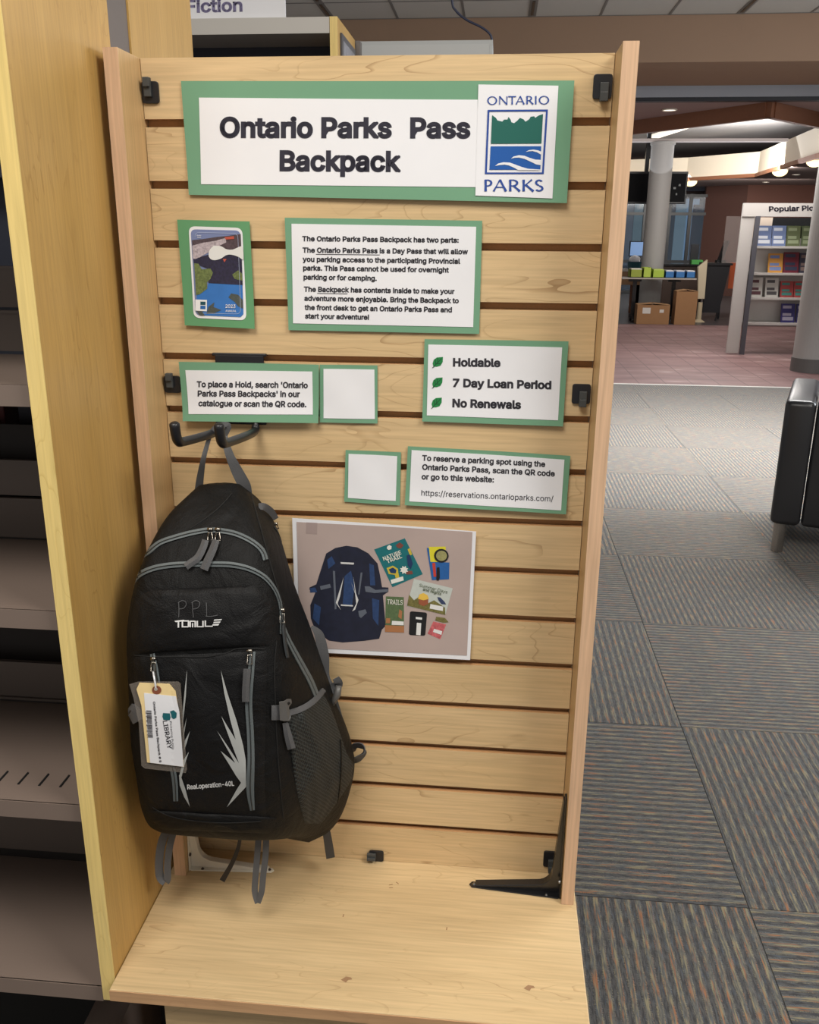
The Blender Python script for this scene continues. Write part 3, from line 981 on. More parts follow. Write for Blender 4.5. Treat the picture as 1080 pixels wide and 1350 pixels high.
BK = [(0, 998, 1017, 0.27, (92, 108, 146), (196, 200, 208), 'blue and white book on the top shelf, leftmost'),
      (0, 1018, 1036, 0.27, (96, 112, 150), (190, 196, 206), 'blue and white book on the top shelf, second from the left'),
      (0, 1037, 1055, 0.27, (84, 92, 62), (130, 140, 110), 'green patterned book on the top shelf'),
      (0, 1057, 1072, 0.27, (78, 88, 60), (124, 134, 104), 'green patterned book on the top shelf beside the column'),
      (1, 1013, 1032, 0.26, (214, 154, 70), (120, 140, 190), 'orange book on the second shelf'),
      (1, 1033, 1053, 0.28, (112, 36, 52), (52, 58, 82), 'red and dark blue book on the second shelf'),
      (1, 1054, 1072, 0.27, (52, 50, 66), (130, 110, 104), 'dark book on the second shelf beside the column'),
      (2, 988, 1005, 0.26, (204, 202, 196), (96, 60, 66), 'white book on the third shelf, leftmost'),
      (2, 1009, 1026, 0.26, (202, 200, 194), (84, 80, 82), 'white book on the third shelf, second from the left'),
      (2, 1029, 1046, 0.22, (176, 72, 72), (70, 140, 132), 'red yellow and green book on the third shelf'),
      (2, 1047, 1062, 0.22, (178, 74, 74), (72, 142, 134), 'red yellow and green book on the third shelf beside the column'),
      (3, 1030, 1048, 0.26, (58, 52, 118), (180, 176, 196), 'purple book on the bottom shelf'),
      (3, 1050, 1060, 0.26, (58, 54, 112), (170, 166, 186), 'purple book on the bottom shelf beside the column')]
for i, (s, u0, u1, hh, c1, c2, lab) in enumerate(BK):
    vv = (330, 365, 398, 430)[s] - 12
    x0, x1 = P(u0, vv, y=12.1).x, P(u1, vv, y=12.1).x
    z = szs[s] + 0.001
    tb = thing('display_book', lab + ' of the white display', 'book', ((x0 + x1) / 2, 12.12, z), 'books facing out on the popular picks display')
    bm = BM()
    prism(bm, [(12.09, z), (12.115, z), (12.175, z + hh), (12.15, z + hh)], x0, x1, 'x')
    link('cover', bm, mat('book_cover', c1, 0.45), tb)
    mb = mat('book_print', c2, 0.45)
    for a_, b_ in ((0.12, 0.3), (0.36, 0.5), (0.75, 0.9)):
        bm = BM()
        prism(bm, [(12.088 + 0.06 * a_, z + hh * a_), (12.092 + 0.06 * a_, z + hh * a_), (12.092 + 0.06 * b_, z + hh * b_), (12.088 + 0.06 * b_, z + hh * b_)],
              x0 + 0.02, x1 - 0.02 - 0.03 * (a_ > .3), 'x')
        link('printed_block', bm, mb, tb)

# ------------------------------------------------------------------ lobby furniture
M_tt = mat('grey_table_top', (170, 164, 156), 0.5)
ax0, ax1 = P(818, 366, y=17).x, P(915.5, 366, y=17).x
TH = 0.85
t = thing('folding_table', 'wheeled grey folding table carrying green and blue bins', 'table', ((ax0 + ax1) / 2, 17.0, 0))
bx('table_top', ax0, ax1, 16.75, 17.25, TH - 0.03, TH, M_tt, t, bevel=0.008)
for u in (835, 886):
    x = P(u, 400, y=17).x
    lg = bx('leg', x - 0.035, x + 0.035, 16.97, 17.03, 0.1, TH - 0.03, M_blackmetal, t)
    bx('foot', x - 0.03, x + 0.03, 16.76, 17.24, 0.06, 0.12, M_blackmetal, lg)
    for dy in (-0.2, 0.2):
        bm = BM()
        tube(bm, [(x - 0.02, 17 + dy, 0.045), (x + 0.02, 17 + dy, 0.045)], 0.042, 12)
        link('caster', bm, M_black, lg)
    bx('top_brace', x - 0.12, x + 0.12, 16.95, 17.05, TH - 0.08, TH - 0.03, M_blackmetal, t)


def bin_open(name, lab, cat, group, u0, u1, hgt, c, lid=None, y0=16.8, y1=17.15):
    x0, x1 = P(u0, 360, y=17).x, P(u1, 360, y=17).x
    t = thing(name, lab, cat, ((x0 + x1) / 2, 17, TH), group)
    bm = BM()
    k = 0.012
    z0, z1 = TH + 0.001, TH + hgt
    box(bm, x0, x1, y0, y1, z0, z0 + k)
    box(bm, x0, x1, y0, y0 + k, z0, z1)
    box(bm, x0, x1, y1 - k, y1, z0, z1)
    box(bm, x0, x0 + k, y0, y1, z0, z1)
    box(bm, x1 - k, x1, y0, y1, z0, z1)
    link('bin_body', bm, mat('bin_colour', c, 0.5), t)
    if lid:
        bx('contents', x0 + 0.015, x1 - 0.015, y0 + 0.015, y1 - 0.015, z1 - 0.03, z1 + 0.02, mat('bin_contents', lid, 0.8), t)
    return t


GB = 'lime green bins on the folding table'
bin_open('storage_bin', 'lime green bin under white papers at the left end of the table', 'bin', GB, 829.5, 845, 0.15, (150, 164, 64), (220, 218, 206))
bin_open('storage_bin', 'tall lime green bin in the middle of the table', 'bin', GB, 846, 857, 0.19, (176, 200, 78))
bin_open('storage_bin', 'low lime green bin next to the blue boxes on the table', 'bin', GB, 858.5, 874, 0.14, (168, 196, 70), (188, 206, 110))
for i, (u0, u1) in enumerate(((875, 887), (888.5, 901), (902.5, 914.5))):
    bin_open('blue_box', ['blue box of white tissues next to the green bins on the table', 'middle blue box of white tissues on the table', 'blue box of white tissues at the right end of the table'][i],
             'box', 'blue boxes on the folding table', u0, u1, 0.12, (56, 116, 178), (226, 226, 226))


def carton(lab, x0, x1, y0, y1, hgt, labels):
    t = thing('cardboard_box', lab, 'box', ((x0 + x1) / 2, (y0 + y1) / 2, 0))
    b = bx('carton', x0, x1, y0, y1, 0, hgt, mat('cardboard', (150, 112, 76), 0.85, noise=0.05, nscale=20), t)
    bm = BM()
    for s in (-1, 1):
        c = (x0 if s < 0 else x1)
        m_ = (x0 + x1) / 2
        prism(bm, [(c, hgt), (c, hgt + 0.008), (m_ + s * 0.01, hgt + 0.035), (m_ + s * 0.01, hgt + 0.027)], y0, y1, 'y')
    link('flap', bm, mat('cardboard_flap', (166, 128, 90), 0.85), t)
    for (a, b_, c, d) in labels:
        bx('shipping_label', x0 + a, x0 + b_, y0 - 0.002, y0 - 0.0005, c, d, mat('label_white', (206, 202, 196), 0.7), t)


a, b, c = P(845, 396, y=16.42), P(882, 422, y=16.42), P(835, 398, y=16.7)
carton('low open cardboard box with a white label under the table', a.x - 0.05, b.x, 16.42, 16.74, 0.36, [(0.1, 0.25, 0.2, 0.31), (0.42, 0.5, 0.22, 0.28)])
a, b = P(893, 382, y=16.42), P(917, 422, y=16.42)
carton('tall brown cardboard box standing right of the table leg', a.x, b.x, 16.42, 16.74, 0.62, [])

# staff counter and things on it
cx0, cx1 = P(874, 366, y=19.3).x, P(925, 366, y=19.3).x
t = thing('service_counter', 'dark brown service counter behind the folding table', 'counter', ((cx0 + cx1) / 2, 19.6, 0))
bx('counter_front', cx0, cx1, 19.3, 19.9, 0, 1.0, mat('dark_brown_laminate', (66, 48, 38), 0.5), t)
bx('counter_top', cx0 - 0.05, cx1 + 0.05, 19.25, 19.95, 1.0, 1.04, M_blackmetal, t)
cx2, cx3 = P(806, 366, y=18.6).x, P(846, 366, y=18.6).x
t = thing('side_desk', 'wood-fronted desk left of the round column', 'desk', ((cx2 + cx3) / 2, 19, 0))
bx('desk_top', cx2, cx3, 18.6, 19.3, 0.9, 0.94, M_tt, t)
bx('desk_front', cx2, cx3, 18.62, 18.66, 0.62, 0.9, mat('desk_wood', (140, 106, 74), 0.6), t)
bx('desk_leg', cx2 + 0.5, cx2 + 0.75, 18.65, 19.2, 0, 0.62, mat('desk_orange_wood', (128, 76, 42), 0.6), t)
bx('desk_leg', cx3 - 0.1, cx3, 18.65, 19.2, 0, 0.62, M_blackmetal, t)
a, b = P(832, 319, y=19.12), P(848, 337, y=19.12)
t = thing('computer_monitor', 'monitor with a pale blue screen left of the round column', 'monitor', ((a.x + b.x) / 2, 18.9, 0.94))
bx('screen', a.x, b.x, 19.10, 19.12, b.z, a.z, mat('lit_screen', (128, 160, 205), 0.4, emit=0.5), t)
bx('bezel', a.x - 0.02, b.x + 0.02, 19.12, 19.16, b.z - 0.02, a.z + 0.02, M_black, t)
bx('stand', (a.x + b.x) / 2 - 0.03, (a.x + b.x) / 2 + 0.03, 19.16, 19.2, 0.95, b.z + 0.1, M_black, t)
bx('stand_foot', (a.x + b.x) / 2 - 0.12, (a.x + b.x) / 2 + 0.12, 19.05, 19.25, 0.9405, 0.955, M_black, t)
a, b = P(827, 346, y=18.75), P(846, 354, y=18.75)
t = thing('teal_tub', 'teal tub heaped with white paper beside the column', 'tub', ((a.x + b.x) / 2, 18.75, 0.94))
bm = BM()
cyl(bm, ((a.x + b.x) / 2, 18.76), 0.13, 0.941, 1.10, 20, 0.15)
link('tub_body', bm, mat('teal_plastic', (24, 74, 84), 0.4), t)
bm = BM()
bmesh.ops.create_icosphere(bm, subdivisions=3, radius=0.12, matrix=Matrix.Translation(((a.x + b.x) / 2, 18.76, 1.13)) @ Matrix.Diagonal((1, 1, 0.8, 1)))
for v in bm.verts:
    v.co += Vector((random.uniform(-1, 1), random.uniform(-1, 1), random.uniform(-1, 1))) * 0.012
link('crumpled_paper', bm, M_paper, t)
# green block on counter
a = P(919, 344, y=19.4)
tag(bx('green_box', a.x - 0.12, a.x + 0.12, 19.35, 19.5, 1.041, 1.13, mat('bright_green_box', (70, 150, 70), 0.5)), 'small bright green box on the dark counter', 'box')
a, b = P(913, 322, y=19.5), P(921, 346, y=19.5)
t = thing('counter_screen', 'black upright computer screen back on the dark counter', 'monitor', ((a.x + b.x) / 2, 19.6, 1.04))
bx('screen_back', a.x, b.x, 19.58, 19.62, 1.09, a.z, M_black, t)
bx('foot', a.x + 0.02, b.x - 0.02, 19.55, 19.68, 1.041, 1.09, M_black, t)

# hanging screen
a, b = P(828, 226, y=18.5), P(904, 269, y=18.5)
t = thing('hanging_screen', 'black flat screen hanging from the ceiling behind the round column', 'television', ((a.x + b.x) / 2, 18.5, b.z))
bx('housing', a.x - 0.05, b.x, 18.5, 18.58, b.z, a.z, M_black, t, bevel=0.01)
bx('display_panel', a.x - 0.02, b.x - 0.03, 18.496, 18.5, b.z + 0.04, a.z - 0.04, mat('dark_screen', (10, 11, 14), 0.6, spec=0.15), t)
px_ = P(853, 220, y=18.54).x
bx('ceiling_pole', px_ - 0.04, px_ + 0.04, 18.52, 18.6, a.z, UZ + 0.3, M_blackmetal, t)
bm = BM()
for k, (u, v) in enumerate(((888, 248), (895, 244), (891, 256))):
    q = P(u, v, y=18.493)
    box(bm, q.x, q.x + 0.05 - 0.01 * k, 18.493, 18.496, q.z - 0.02, q.z + 0.02)
link('screen_icon', bm, mat('grey_icon', (96, 98, 96), 0.4, emit=0.2), t)

# cream leaning holder and black lectern desk
t = thing('cream_stand', 'cream plastic stand on a flared foot right of the cardboard boxes', 'stand', (P(926, 409, y=17.1).x, 17.1, 0))
q = [P(u, v, y=17.1) for u, v in ((920, 352), (932.5, 342), (932, 350), (928.5, 394), (919.5, 394))]
bm = BM()
prism(bm, [(p.x, p.z) for p in q], 17.05, 17.15, 'y')
link('body', bm, mat('cream_plastic', (206, 192, 164), 0.5), t, bevel=0.01)
q = P(923.5, 400, y=17.1)
bm = BM()
cyl(bm, (q.x, 17.1), 0.13, 0.0, 0.05, 20, 0.05)
cyl(bm, (q.x, 17.1), 0.05, 0.05, 0.38, 16, 0.045)
link('foot', bm, mat('cream_plastic_foot', (196, 180, 150), 0.5), t)
a, b = P(933, 346, y=17.4), P(966, 346, y=17.4)
t = thing('black_desk', 'black desk with tapering front under the acrylic screen', 'desk', ((a.x + b.x) / 2, 17.8, 0))
bm = BM()
prism(bm, [(a.x, 0.16), (a.x + 0.32, 0.16), (b.x - 0.03, 1.08), (a.x, 1.08)], 17.4, 17.46, 'y')
link('front_board', bm, mat('black_laminate', (30, 30, 34), 0.4), t)
bx('desk_top', a.x - 0.03, b.x, 17.35, 18.0, 1.08, 1.12, M_black, t)
for x in (a.x + 0.02, b.x - 0.06):
    bx('leg', x, x + 0.04, 17.9, 17.94, 0, 1.08, M_black, t)
bm = BM()
tube(bm, [(a.x + 0.27, 17.42, 0.0), (b.x - 0.06, 17.42, 1.08)], 0.014, 8)
link('leg', bm, M_black, t)
bx('crossbar', b.x - 0.3, b.x - 0.02, 17.9, 17.92, 0.42, 0.46, M_black, t)
a, b = P(951, 314, y=17.8), P(958, 342, y=17.8)
t = thing('slim_monitor', 'thin black monitor seen edge-on on the black desk', 'monitor', (a.x, 17.8, 1.12))
bm = BM()
prism(bm, [(a.x, 1.16), (a.x + 0.03, 1.16), (a.x + 0.13, 1.55), (a.x + 0.10, 1.55)], 17.6, 17.95, 'y')
link('screen', bm, M_black, t)
bx('foot', a.x - 0.06, a.x + 0.12, 17.7, 17.85, 1.121, 1.17, M_black, t)
a, b = P(958, 285, y=17.5), P(977, 340, y=17.5)
o = bx('acrylic_screen', a.x, b.x, 17.49, 17.5, 1.121, a.z, mat('clear_acrylic', (210, 200, 196), 0.08, alpha=0.18))
tag(o, 'clear acrylic screen standing on the black desk', 'screen')
a, b = P(967, 342, y=17.9), P(972, 372, y=17.9)
t = thing('orange_sign', 'narrow orange sign standing behind the white display', 'sign', (a.x + 0.05, 18.1, 0))
bx('sign_board', a.x, a.x + 0.3, 18.08, 18.1, 0.6, 1.12, mat('orange_board', (206, 96, 50), 0.6), t)
bx('sign_post', a.x + 0.12, a.x + 0.17, 18.1, 18.13, 0, 1.0, M_blackmetal, t)

# ------------------------------------------------------------------ black armchair
M_leather = mat('black_leather', (40, 40, 43), 0.3, spec=0.6, bump=0.15, bscale=90)
t = thing('armchair', 'black leather armchair on steel legs standing on the grey carpet', 'armchair', (2.36, 3.8, 0))


def cushion(name, x0, x1, y0, y1, z0, z1, bev=0.03, parent=t, m=None):
    o = bx(name, x0, x1, y0, y1, z0, z1, m or M_leather, parent)
    b = o.modifiers.new('bevel', 'BEVEL')
    b.width = bev
    b.segments = 4
    for p in o.data.polygons:
        p.use_smooth = True
    return o


cushion('armrest', 1.962, 2.108, 3.37, 4.22, 0.165, 0.825)
cushion('armrest', 2.70, 2.85, 3.37, 4.22, 0.165, 0.825)
cushion('backrest', 2.112, 2.696, 3.385, 3.56, 0.165, 0.82, 0.025)
cushion('back_cushion', 2.118, 2.69, 3.565, 3.72, 0.46, 0.87, 0.05)
cushion('seat', 2.112, 2.696, 3.57, 4.2, 0.17, 0.45, 0.04)
for x, y in ((2.015, 3.44), (2.79, 3.44), (2.015, 4.14), (2.79, 4.14)):
    bm = BM()
    cyl(bm, (x, y), 0.030, 0, 0.17, 20, 0.033)
    link('leg', bm, mat('brushed_steel', (168, 162, 156), 0.25, metal=0.9), t)

bpy.context.view_layer.update()
RZ = Matrix.Translation((1.946, 3.36, 0)) @ Matrix.Rotation(math.radians(-19.5), 4, 'Z') @ Matrix.Translation((-1.962, -3.37, 0))
t.matrix_basis = RZ @ t.matrix_basis

# ------------------------------------------------------------------ steel bookcase with wooden end panels
PXR = -0.0305
PXL = -0.0505
t = thing('steel_bookcase', 'brown-grey steel bookcase with wooden end panels beside the slatted stand', 'bookcase', (-0.5, 0, 0))
BT = 2.13
bx('end_panel', PXL, PXR, -0.279, -0.017, 0.565, BT, M_oak, t)
pe = bx('panel_edge', PXL, PXR, -0.2808, -0.2792, 0.565, BT, M_oakedge, t)
bx('end_panel', PXL, PXR, 0.053, 0.312, 0.3, BT, M_oak, t)
bx('upright', -0.075, -0.033, -0.016, 0.052, 0, BT + 0.01, M_steeld, t)
bx('upright', -1.0, -0.96, -0.016, 0.052, 0, BT + 0.01, M_steeld, t)
SHX0, SHX1 = -0.985, -0.056


def steel_shelf(z, slots=False, lip=0.025, side=-1, depth=0.25, label=None):
    """shelf with a folded front lip, end brackets; side -1 faces the camera"""
    ya, yb = (-0.27, -0.02) if side < 0 else (0.055, 0.305)
    bm = BM()
    box(bm, SHX0, SHX1, ya, yb, z - 0.003, z)
    yf = ya if side < 0 else yb
    box(bm, SHX0, SHX1, yf - 0.0015, yf + 0.0015, z - lip, z)
    box(bm, SHX0, SHX1, yf, yf + 0.02 * -side, z - lip, z - lip + 0.003)
    s = link('steel_shelf', bm, M_steel, t)
    bm = BM()
    prism(bm, [(ya, z - lip), (ya, z + 0.004), (ya + 0.05, z + 0.05), (yb, z + 0.12), (yb, z - lip)], SHX1, SHX1 + 0.003, 'x')
    link('end_bracket', bm, M_steeld, s)
    bm = BM()
    prism(bm, [(ya, z - lip), (ya, z + 0.004), (ya + 0.05, z + 0.05), (yb, z + 0.12), (yb, z - lip)], SHX0 - 0.003, SHX0, 'x')
    link('end_bracket', bm, M_steeld, s)
    if slots:
        bm = BM()
        for k in range(26):
            x = SHX1 - 0.045 - k * 0.030
            tube(bm, [(x, yf + 0.035, z + 0.0005), (x + 0.0, yf + 0.062, z + 0.0005)], 0.0016, 6)
        link('slot_row', bm, mat('slot_dark', (14, 12, 12), 0.9), s, kind='stuff')
    return s


for z, sl in ((1.441, False), (1.161, False), (0.881, True), (0.577, False), (1.74, False), (2.02, False)):
    steel_shelf(z, sl)
    steel_shelf(z, False, side=1)
# folded back plates between the shelves
for z0, z1 in ((1.445, 1.502), (1.506, 1.562), (1.163, 1.226), (1.230, 1.285), (0.884, 0.888), (0.889, 0.952), (0.59, 0.66)):
    bm = BM()
    prism(bm, [(-0.017, z0), (-0.012, z0), (-0.012, z1), (-0.020, z1), (-0.020, z1 - 0.004), (-0.017, z1 - 0.004)], SHX0, -0.077, 'x')
    link('back_plate', bm, M_steeld, t)
bx('rear_board', SHX0, -0.077, 0.02, 0.024, 0.1, 1.33, mat('rear_dark_steel', (44, 38, 36), 0.7), t)
bx('top_canopy', -1.0, -0.033, -0.28, 0.312, BT, BT + 0.02, M_steeld, t)
# base foot
bm = BM()
prism(bm, [(-0.36, 0.0), (-0.36, 0.32), (-0.33, 0.345), (0.02, 0.36), (0.02, 0)], -0.168, -0.108, 'x')
link('base_foot', bm, M_steel, t)
bx('kick_plate', -0.96, -0.17, -0.03, -0.025, 0.0, 0.5, mat('kick_black', (16, 15, 15), 0.8), t)
# dark spines seen through the gap of the bookcase
for i, (w_, c, nm_) in enumerate(((0.016, (34, 26, 26), 'thin blackish-brown'), (0.030, (24, 24, 27), 'thick black'), (0.020, (88, 76, 64), 'tan'),
                                  (0.026, (38, 34, 44), 'dark violet-grey'), (0.018, (84, 34, 34), 'dark red'))):
    x = -0.13 - 0.045 * i
    tag(bx('shelved_book', x - w_ / 2, x + w_ / 2, 0.09, 0.25, 1.1615, 1.1615 + 0.235, mat('spine', c, 0.5), bevel=0.002),
        nm_ + ' book spine in the dark gap of the steel bookcase', 'book', 'books on the far side of the steel bookcase')

# ------------------------------------------------------------------ second bookcase behind, with sign
t = thing('rear_bookcase', 'bookcase with pale end panel behind the slatted stand', 'bookcase', (-0.5, 1.4, 0))
bx('end_panel', 0.027, 0.0465, 1.235, 1.52, 0, BT, M_oak, t)
bx('panel_edge', 0.027, 0.0465, 1.233, 1.2349, 0, BT, M_oakedge, t)
bx('canopy', -1.5, 0.026, 1.235, 1.52, BT - 0.037, BT, mat('canopy_grey', (188, 184, 178), 0.5), t)
M_navy = mat('dark_navy_steel', (44, 48, 62), 0.5)
bx('back_plate', -1.5, 0.026, 1.40, 1.41, 1.2, BT - 0.037, M_navy, t)
bx('stiffener', -1.5, 0.026, 1.36, 1.40, 1.99, 2.0, M_navy, t)
bx('shelf', -1.5, 0.026, 1.24, 1.40, 1.75, 1.77, M_navy, t)
bx('shelf', -1.5, 0.026, 1.24, 1.40, 1.42, 1.44, M_navy, t)
fr = bx('sign_frame', 0.047, 0.052, 1.27, 1.49, 1.80, 2.10, mat('frame_dark', (70, 68, 74), 0.4), t)
bx('sign_sheet', 0.0521, 0.0528, 1.285, 1.475, 1.815, 2.085, mat('sheet_grey', (128, 126, 132), 0.6, noise=0.5, nscale=45), fr)
bx('upright', 0.03, 0.06, 1.525, 1.56, 0, BT + 0.0, mat('upright_grey', (104, 98, 96), 0.5), t)
t = thing('section_sign', 'white sign reading fiction standing on the rear bookcase', 'sign', (-0.2, 1.24, BT))
sx0, sx1 = -0.46, P(376.5, 15, y=1.25).x
sg = bx('sign_board', sx0, sx1, 1.25, 1.254, BT + 0.001, BT + 0.11, M_paper, t)
bx('sign_foot', sx0, sx1, 1.254, 1.30, BT + 0.001, BT + 0.004, M_paper, t)
bm = BM()
text_on(bm, 'Fiction', (245.5, 17.2), (320, 15.4), 17.5, lambda u, v: P(u, v, y=1.2495), bold=0.03)
link('lettering', bm, ink('purple_grey_ink', (128, 122, 158)), sg)

# pale cabinet and cable
t = thing('grey_cabinet', 'pale grey cabinet behind the slatted stand with a cable to the ceiling', 'cabinet', (0.27, 1.75, 0))
ca_, cb_ = P(466, 55, y=1.7), P(650, 52.5, y=1.7)
bx('cabinet_body', ca_.x, cb_.x, 1.7, 1.95, 0, cb_.z, mat('pale_grey_cabinet', (178, 180, 180), 0.5), t)
bx('cabinet_door', ca_.x + 0.01, cb_.x - 0.01, 1.692, 1.6995, 0.05, cb_.z - 0.012, mat('pale_grey_door', (186, 188, 188), 0.5), t)
pts = [P(u, v, y=1.8) for u, v in ((594, -60), (596, 0), (601, 14), (615, 26), (635, 36), (646, 45), (649, 54))]
bm = BM()
tube(bm, smooth_path([tuple(p) for p in pts]) , 0.0034, 8)
o = link('ceiling_cable', bm, mat('navy_cable', (34, 40, 66), 0.5), smooth=True)
tag(o, 'dark blue cable dropping from the ceiling to the pale cabinet', 'cable')
# carry the cable up to the ceiling
bm = BM()
a = pts[0]
tube(bm, [a, (a.x, a.y, CZ)], 0.0034, 8)
link('cable_drop', bm, mat('navy_cable_drop', (34, 40, 66), 0.5), o)

# ------------------------------------------------------------------ slatwall stand
W = 0.6061
ZT = 1.8228
ZS = 0.6059
PT = 0.0188
PD = 0.070
st = thing('slatwall_stand', 'maple slatwall display stand with side posts and a low shelf', 'display stand', (0.3, 0, 0))
pitch, gr = 0.0762, 0.0099
for i in range(16):
    z1 = ZT if i == 0 else 1.75 - pitch * (i - 1) - gr
    z0 = 1.75 - pitch * i if i < 15 else ZS + 0.0005
    bm = BM()
    box(bm, 0.0008, W - 0.0008, 0, 0.008, z0, z1)
    bm.faces.ensure_lookup_table()
    bm.faces[0].material_index = 1
    if i:
        bm.faces[1].material_index = 1
    link('slat', bm, [M_maple, M_core], st)
bx('backing_board', 0.0008, W - 0.0008, 0.0125, 0.019, ZS + 0.0005, ZT, M_core, st)
bm = BM()
for i in range(16):
    z1 = ZT if i == 0 else 1.75 - pitch * (i - 1) - gr
    z0 = 1.75 - pitch * i if i < 15 else ZS + 0.0005
    box(bm, 0.0008, W - 0.0008, 0.008, 0.0125, z0 + (0.004 if i < 15 else 0), z1 - (0.004 if i else 0))
link('slat_core', bm, M_core, st)
for xa_ in (-PT, W):
    po = bx('side_post', xa_, xa_ + PT, -PD + 0.001, 0.022, ZS + 0.0005, ZT, M_maplez, st, bevel=0.0006)
    bx('edge_band', xa_, xa_ + PT, -PD - 0.0002, -PD + 0.0008, ZS + 0.0005, ZT, M_post, po)
sh = bx('base_shelf', -0.0295, 0.6295, -0.301, 0.02, ZS - 0.0185, ZS, M_shelf, st, bevel=0.0015)
bx('shelf_edge', -0.029, 0.629, -0.3025, -0.3012, ZS - 0.0180, ZS - 0.0008, M_edgeh, sh)
bx('pedestal', 0.036, 0.58, -0.275, 0.018, 0.0, ZS - 0.019, M_maple, st)
bm = BM()
for (cx, cy) in ((0.295, -0.249), (0.551, -0.237)):
    s = 0.008
    pts2 = [(cx - s, cy - s * .3), (cx - s * .2, cy + s * .5), (cx + s * .7, cy + s * .4), (cx + s, cy), (cx + s * .3, cy - s * .2), (cx, cy - s * .8)]
    vs = [bm.verts.new((p[0], p[1], ZS + 0.0004)) for p in pts2]
    bm.faces.new(vs)
link('veneer_chip', bm, mat('chip_brown', (150, 116, 84), 0.8), sh)
bm = BM()
for (cx, cy, an) in ((0.335, -0.055, 0.4), (0.345, -0.05, 2.4), (0.336, -0.062, 0.2), (0.43, -0.14, 1.5), (0.27, -0.13, 1.5)):
    d = Vector((math.cos(an), math.sin(an), 0)) * 0.003
    n = Vector((-d.y, d.x, 0)) * 0.2
    vs = [bm.verts.new(Vector((cx, cy, ZS + 0.0004)) + q) for q in (d + n, d - n, -d - n, -d + n)]
    bm.faces.new(vs)
link('scratch', bm, mat('scratch_brown', (128, 92, 60), 0.8), sh)


def clip(x, z, w_, h_, lx, lz, lw, lh, up, lab):
    r = 0.004
    bm = BM()
    prism(bm, rrect([(x, z), (x + w_, z), (x + w_, z + h_), (x, z + h_)], r, 3), -0.0035, -0.0002, 'y')
    t = link('corner_clip', bm, M_black, st, bevel=0.0005)
    bm = BM()
    box(bm, lx, lx + lw, -0.0085, -0.0035, lz, lz + lh)
    box(bm, lx + 0.0004, lx + lw - 0.0004, -0.012, -0.0085, (lz if up else lz + lh * 0.5), (lz + lh * 0.5 if up else lz + lh))
    link('latch', bm, M_black2, t, bevel=0.0008)


clip(0.0008, 1.7686, 0.0225, 0.0265, 0.005, 1.776, 0.0095, 0.023, False, '')
clip(0.581, 1.7705, 0.0235, 0.0285, 0.5895, 1.767, 0.0105, 0.022, True, '')
clip(0.0008, 1.3880, 0.0235, 0.0245, 0.0055, 1.396, 0.0095, 0.021, False, '')
clip(0.5790, 1.3865, 0.0250, 0.0275, 0.5885, 1.3835, 0.0105, 0.021, True, '')
clip(0.2920, ZS + 0.001, 0.0245, 0.0200, 0.2890, ZS + 0.007, 0.0150, 0.011, True, '')
clip(0.5800, ZS + 0.014, 0.0220, 0.0300, 0.5880, ZS + 0.008, 0.0110, 0.022, True, '')


def bracket(name, x_corner, sgn, m, label, yb, hl, vl, wmax):
    """pressed L bracket: sgn +1 opens to the right"""
    t = None
    bm = BM()
    X = lambda d: x_corner + sgn * d
    z0 = ZS + 0.0003
    # flange plates
    vs = [(X(0), yb + 0.004), (X(0.004), yb), (X(hl * 0.97), yb + wmax * 0.38), (X(hl), yb + wmax * 0.6), (X(hl * 0.97), yb + wmax * 0.82), (X(0), yb + wmax)]
    prism(bm, vs, z0, z0 + 0.0022, 'z')
    vs = [(yb, z0), (yb + wmax * 0.22, z0 + vl * 0.97), (yb + wmax * 0.5, z0 + vl), (yb + wmax * 0.78, z0 + vl * 0.97), (yb + wmax, z0)]
    prism(bm, vs, X(0), X(0.0022), 'x')
    # rib running along both arms, tapering to the tips, with a filleted inner corner
    rib = [(0.0, 0.0), (hl * 0.93, 0.0), (hl * 0.93, 0.004)]
    for k in range(7):
        a = math.pi / 2 * k / 6
        rib.append((0.038 - 0.024 * math.sin(a), 0.038 - 0.024 * math.cos(a)))
    rib += [(0.004, vl * 0.93), (0.0, vl * 0.93)]
    prism(bm, [(X(p[0]), z0 + p[1]) for p in rib], yb + wmax * 0.42, yb + wmax * 0.9, 'y')
    t = link(name, bm, m, st, bevel=0.0012)
    if label:
        t['label'] = label
    for q in ((X(0.022), z0 + 0.0022), (X(hl - 0.008), z0 + 0.0022)):
        b2 = BM()
        cyl(b2, (q[0], yb + (wmax * 0.2 if q[0] == X(0.022) else wmax * 0.6)), 0.0028, q[1], q[1] + 0.0022, 12, 0.0014)
        link('screw', b2, M_screw if m is M_blackmetal else mat('dark_screw', (60, 46, 36), 0.5), t)
    b2 = BM()
    tube(b2, [(X(0.002), yb + wmax * 0.14, z0 + 0.03), (X(0.0045), yb + wmax * 0.14, z0 + 0.03)], 0.0028, 10)
    link('screw', b2, M_screw if m is M_blackmetal else mat('dark_screw2', (60, 46, 36), 0.5), t)


bracket('shelf_bracket', W - 0.0005, -1, M_blackmetal, 'black metal bracket at the right post', -0.060, 0.145, 0.185, 0.030)
bracket('shelf_bracket', 0.0005, 1, M_whitemetal, 'white metal bracket at the left post', -0.058, 0.140, 0.115, 0.024)

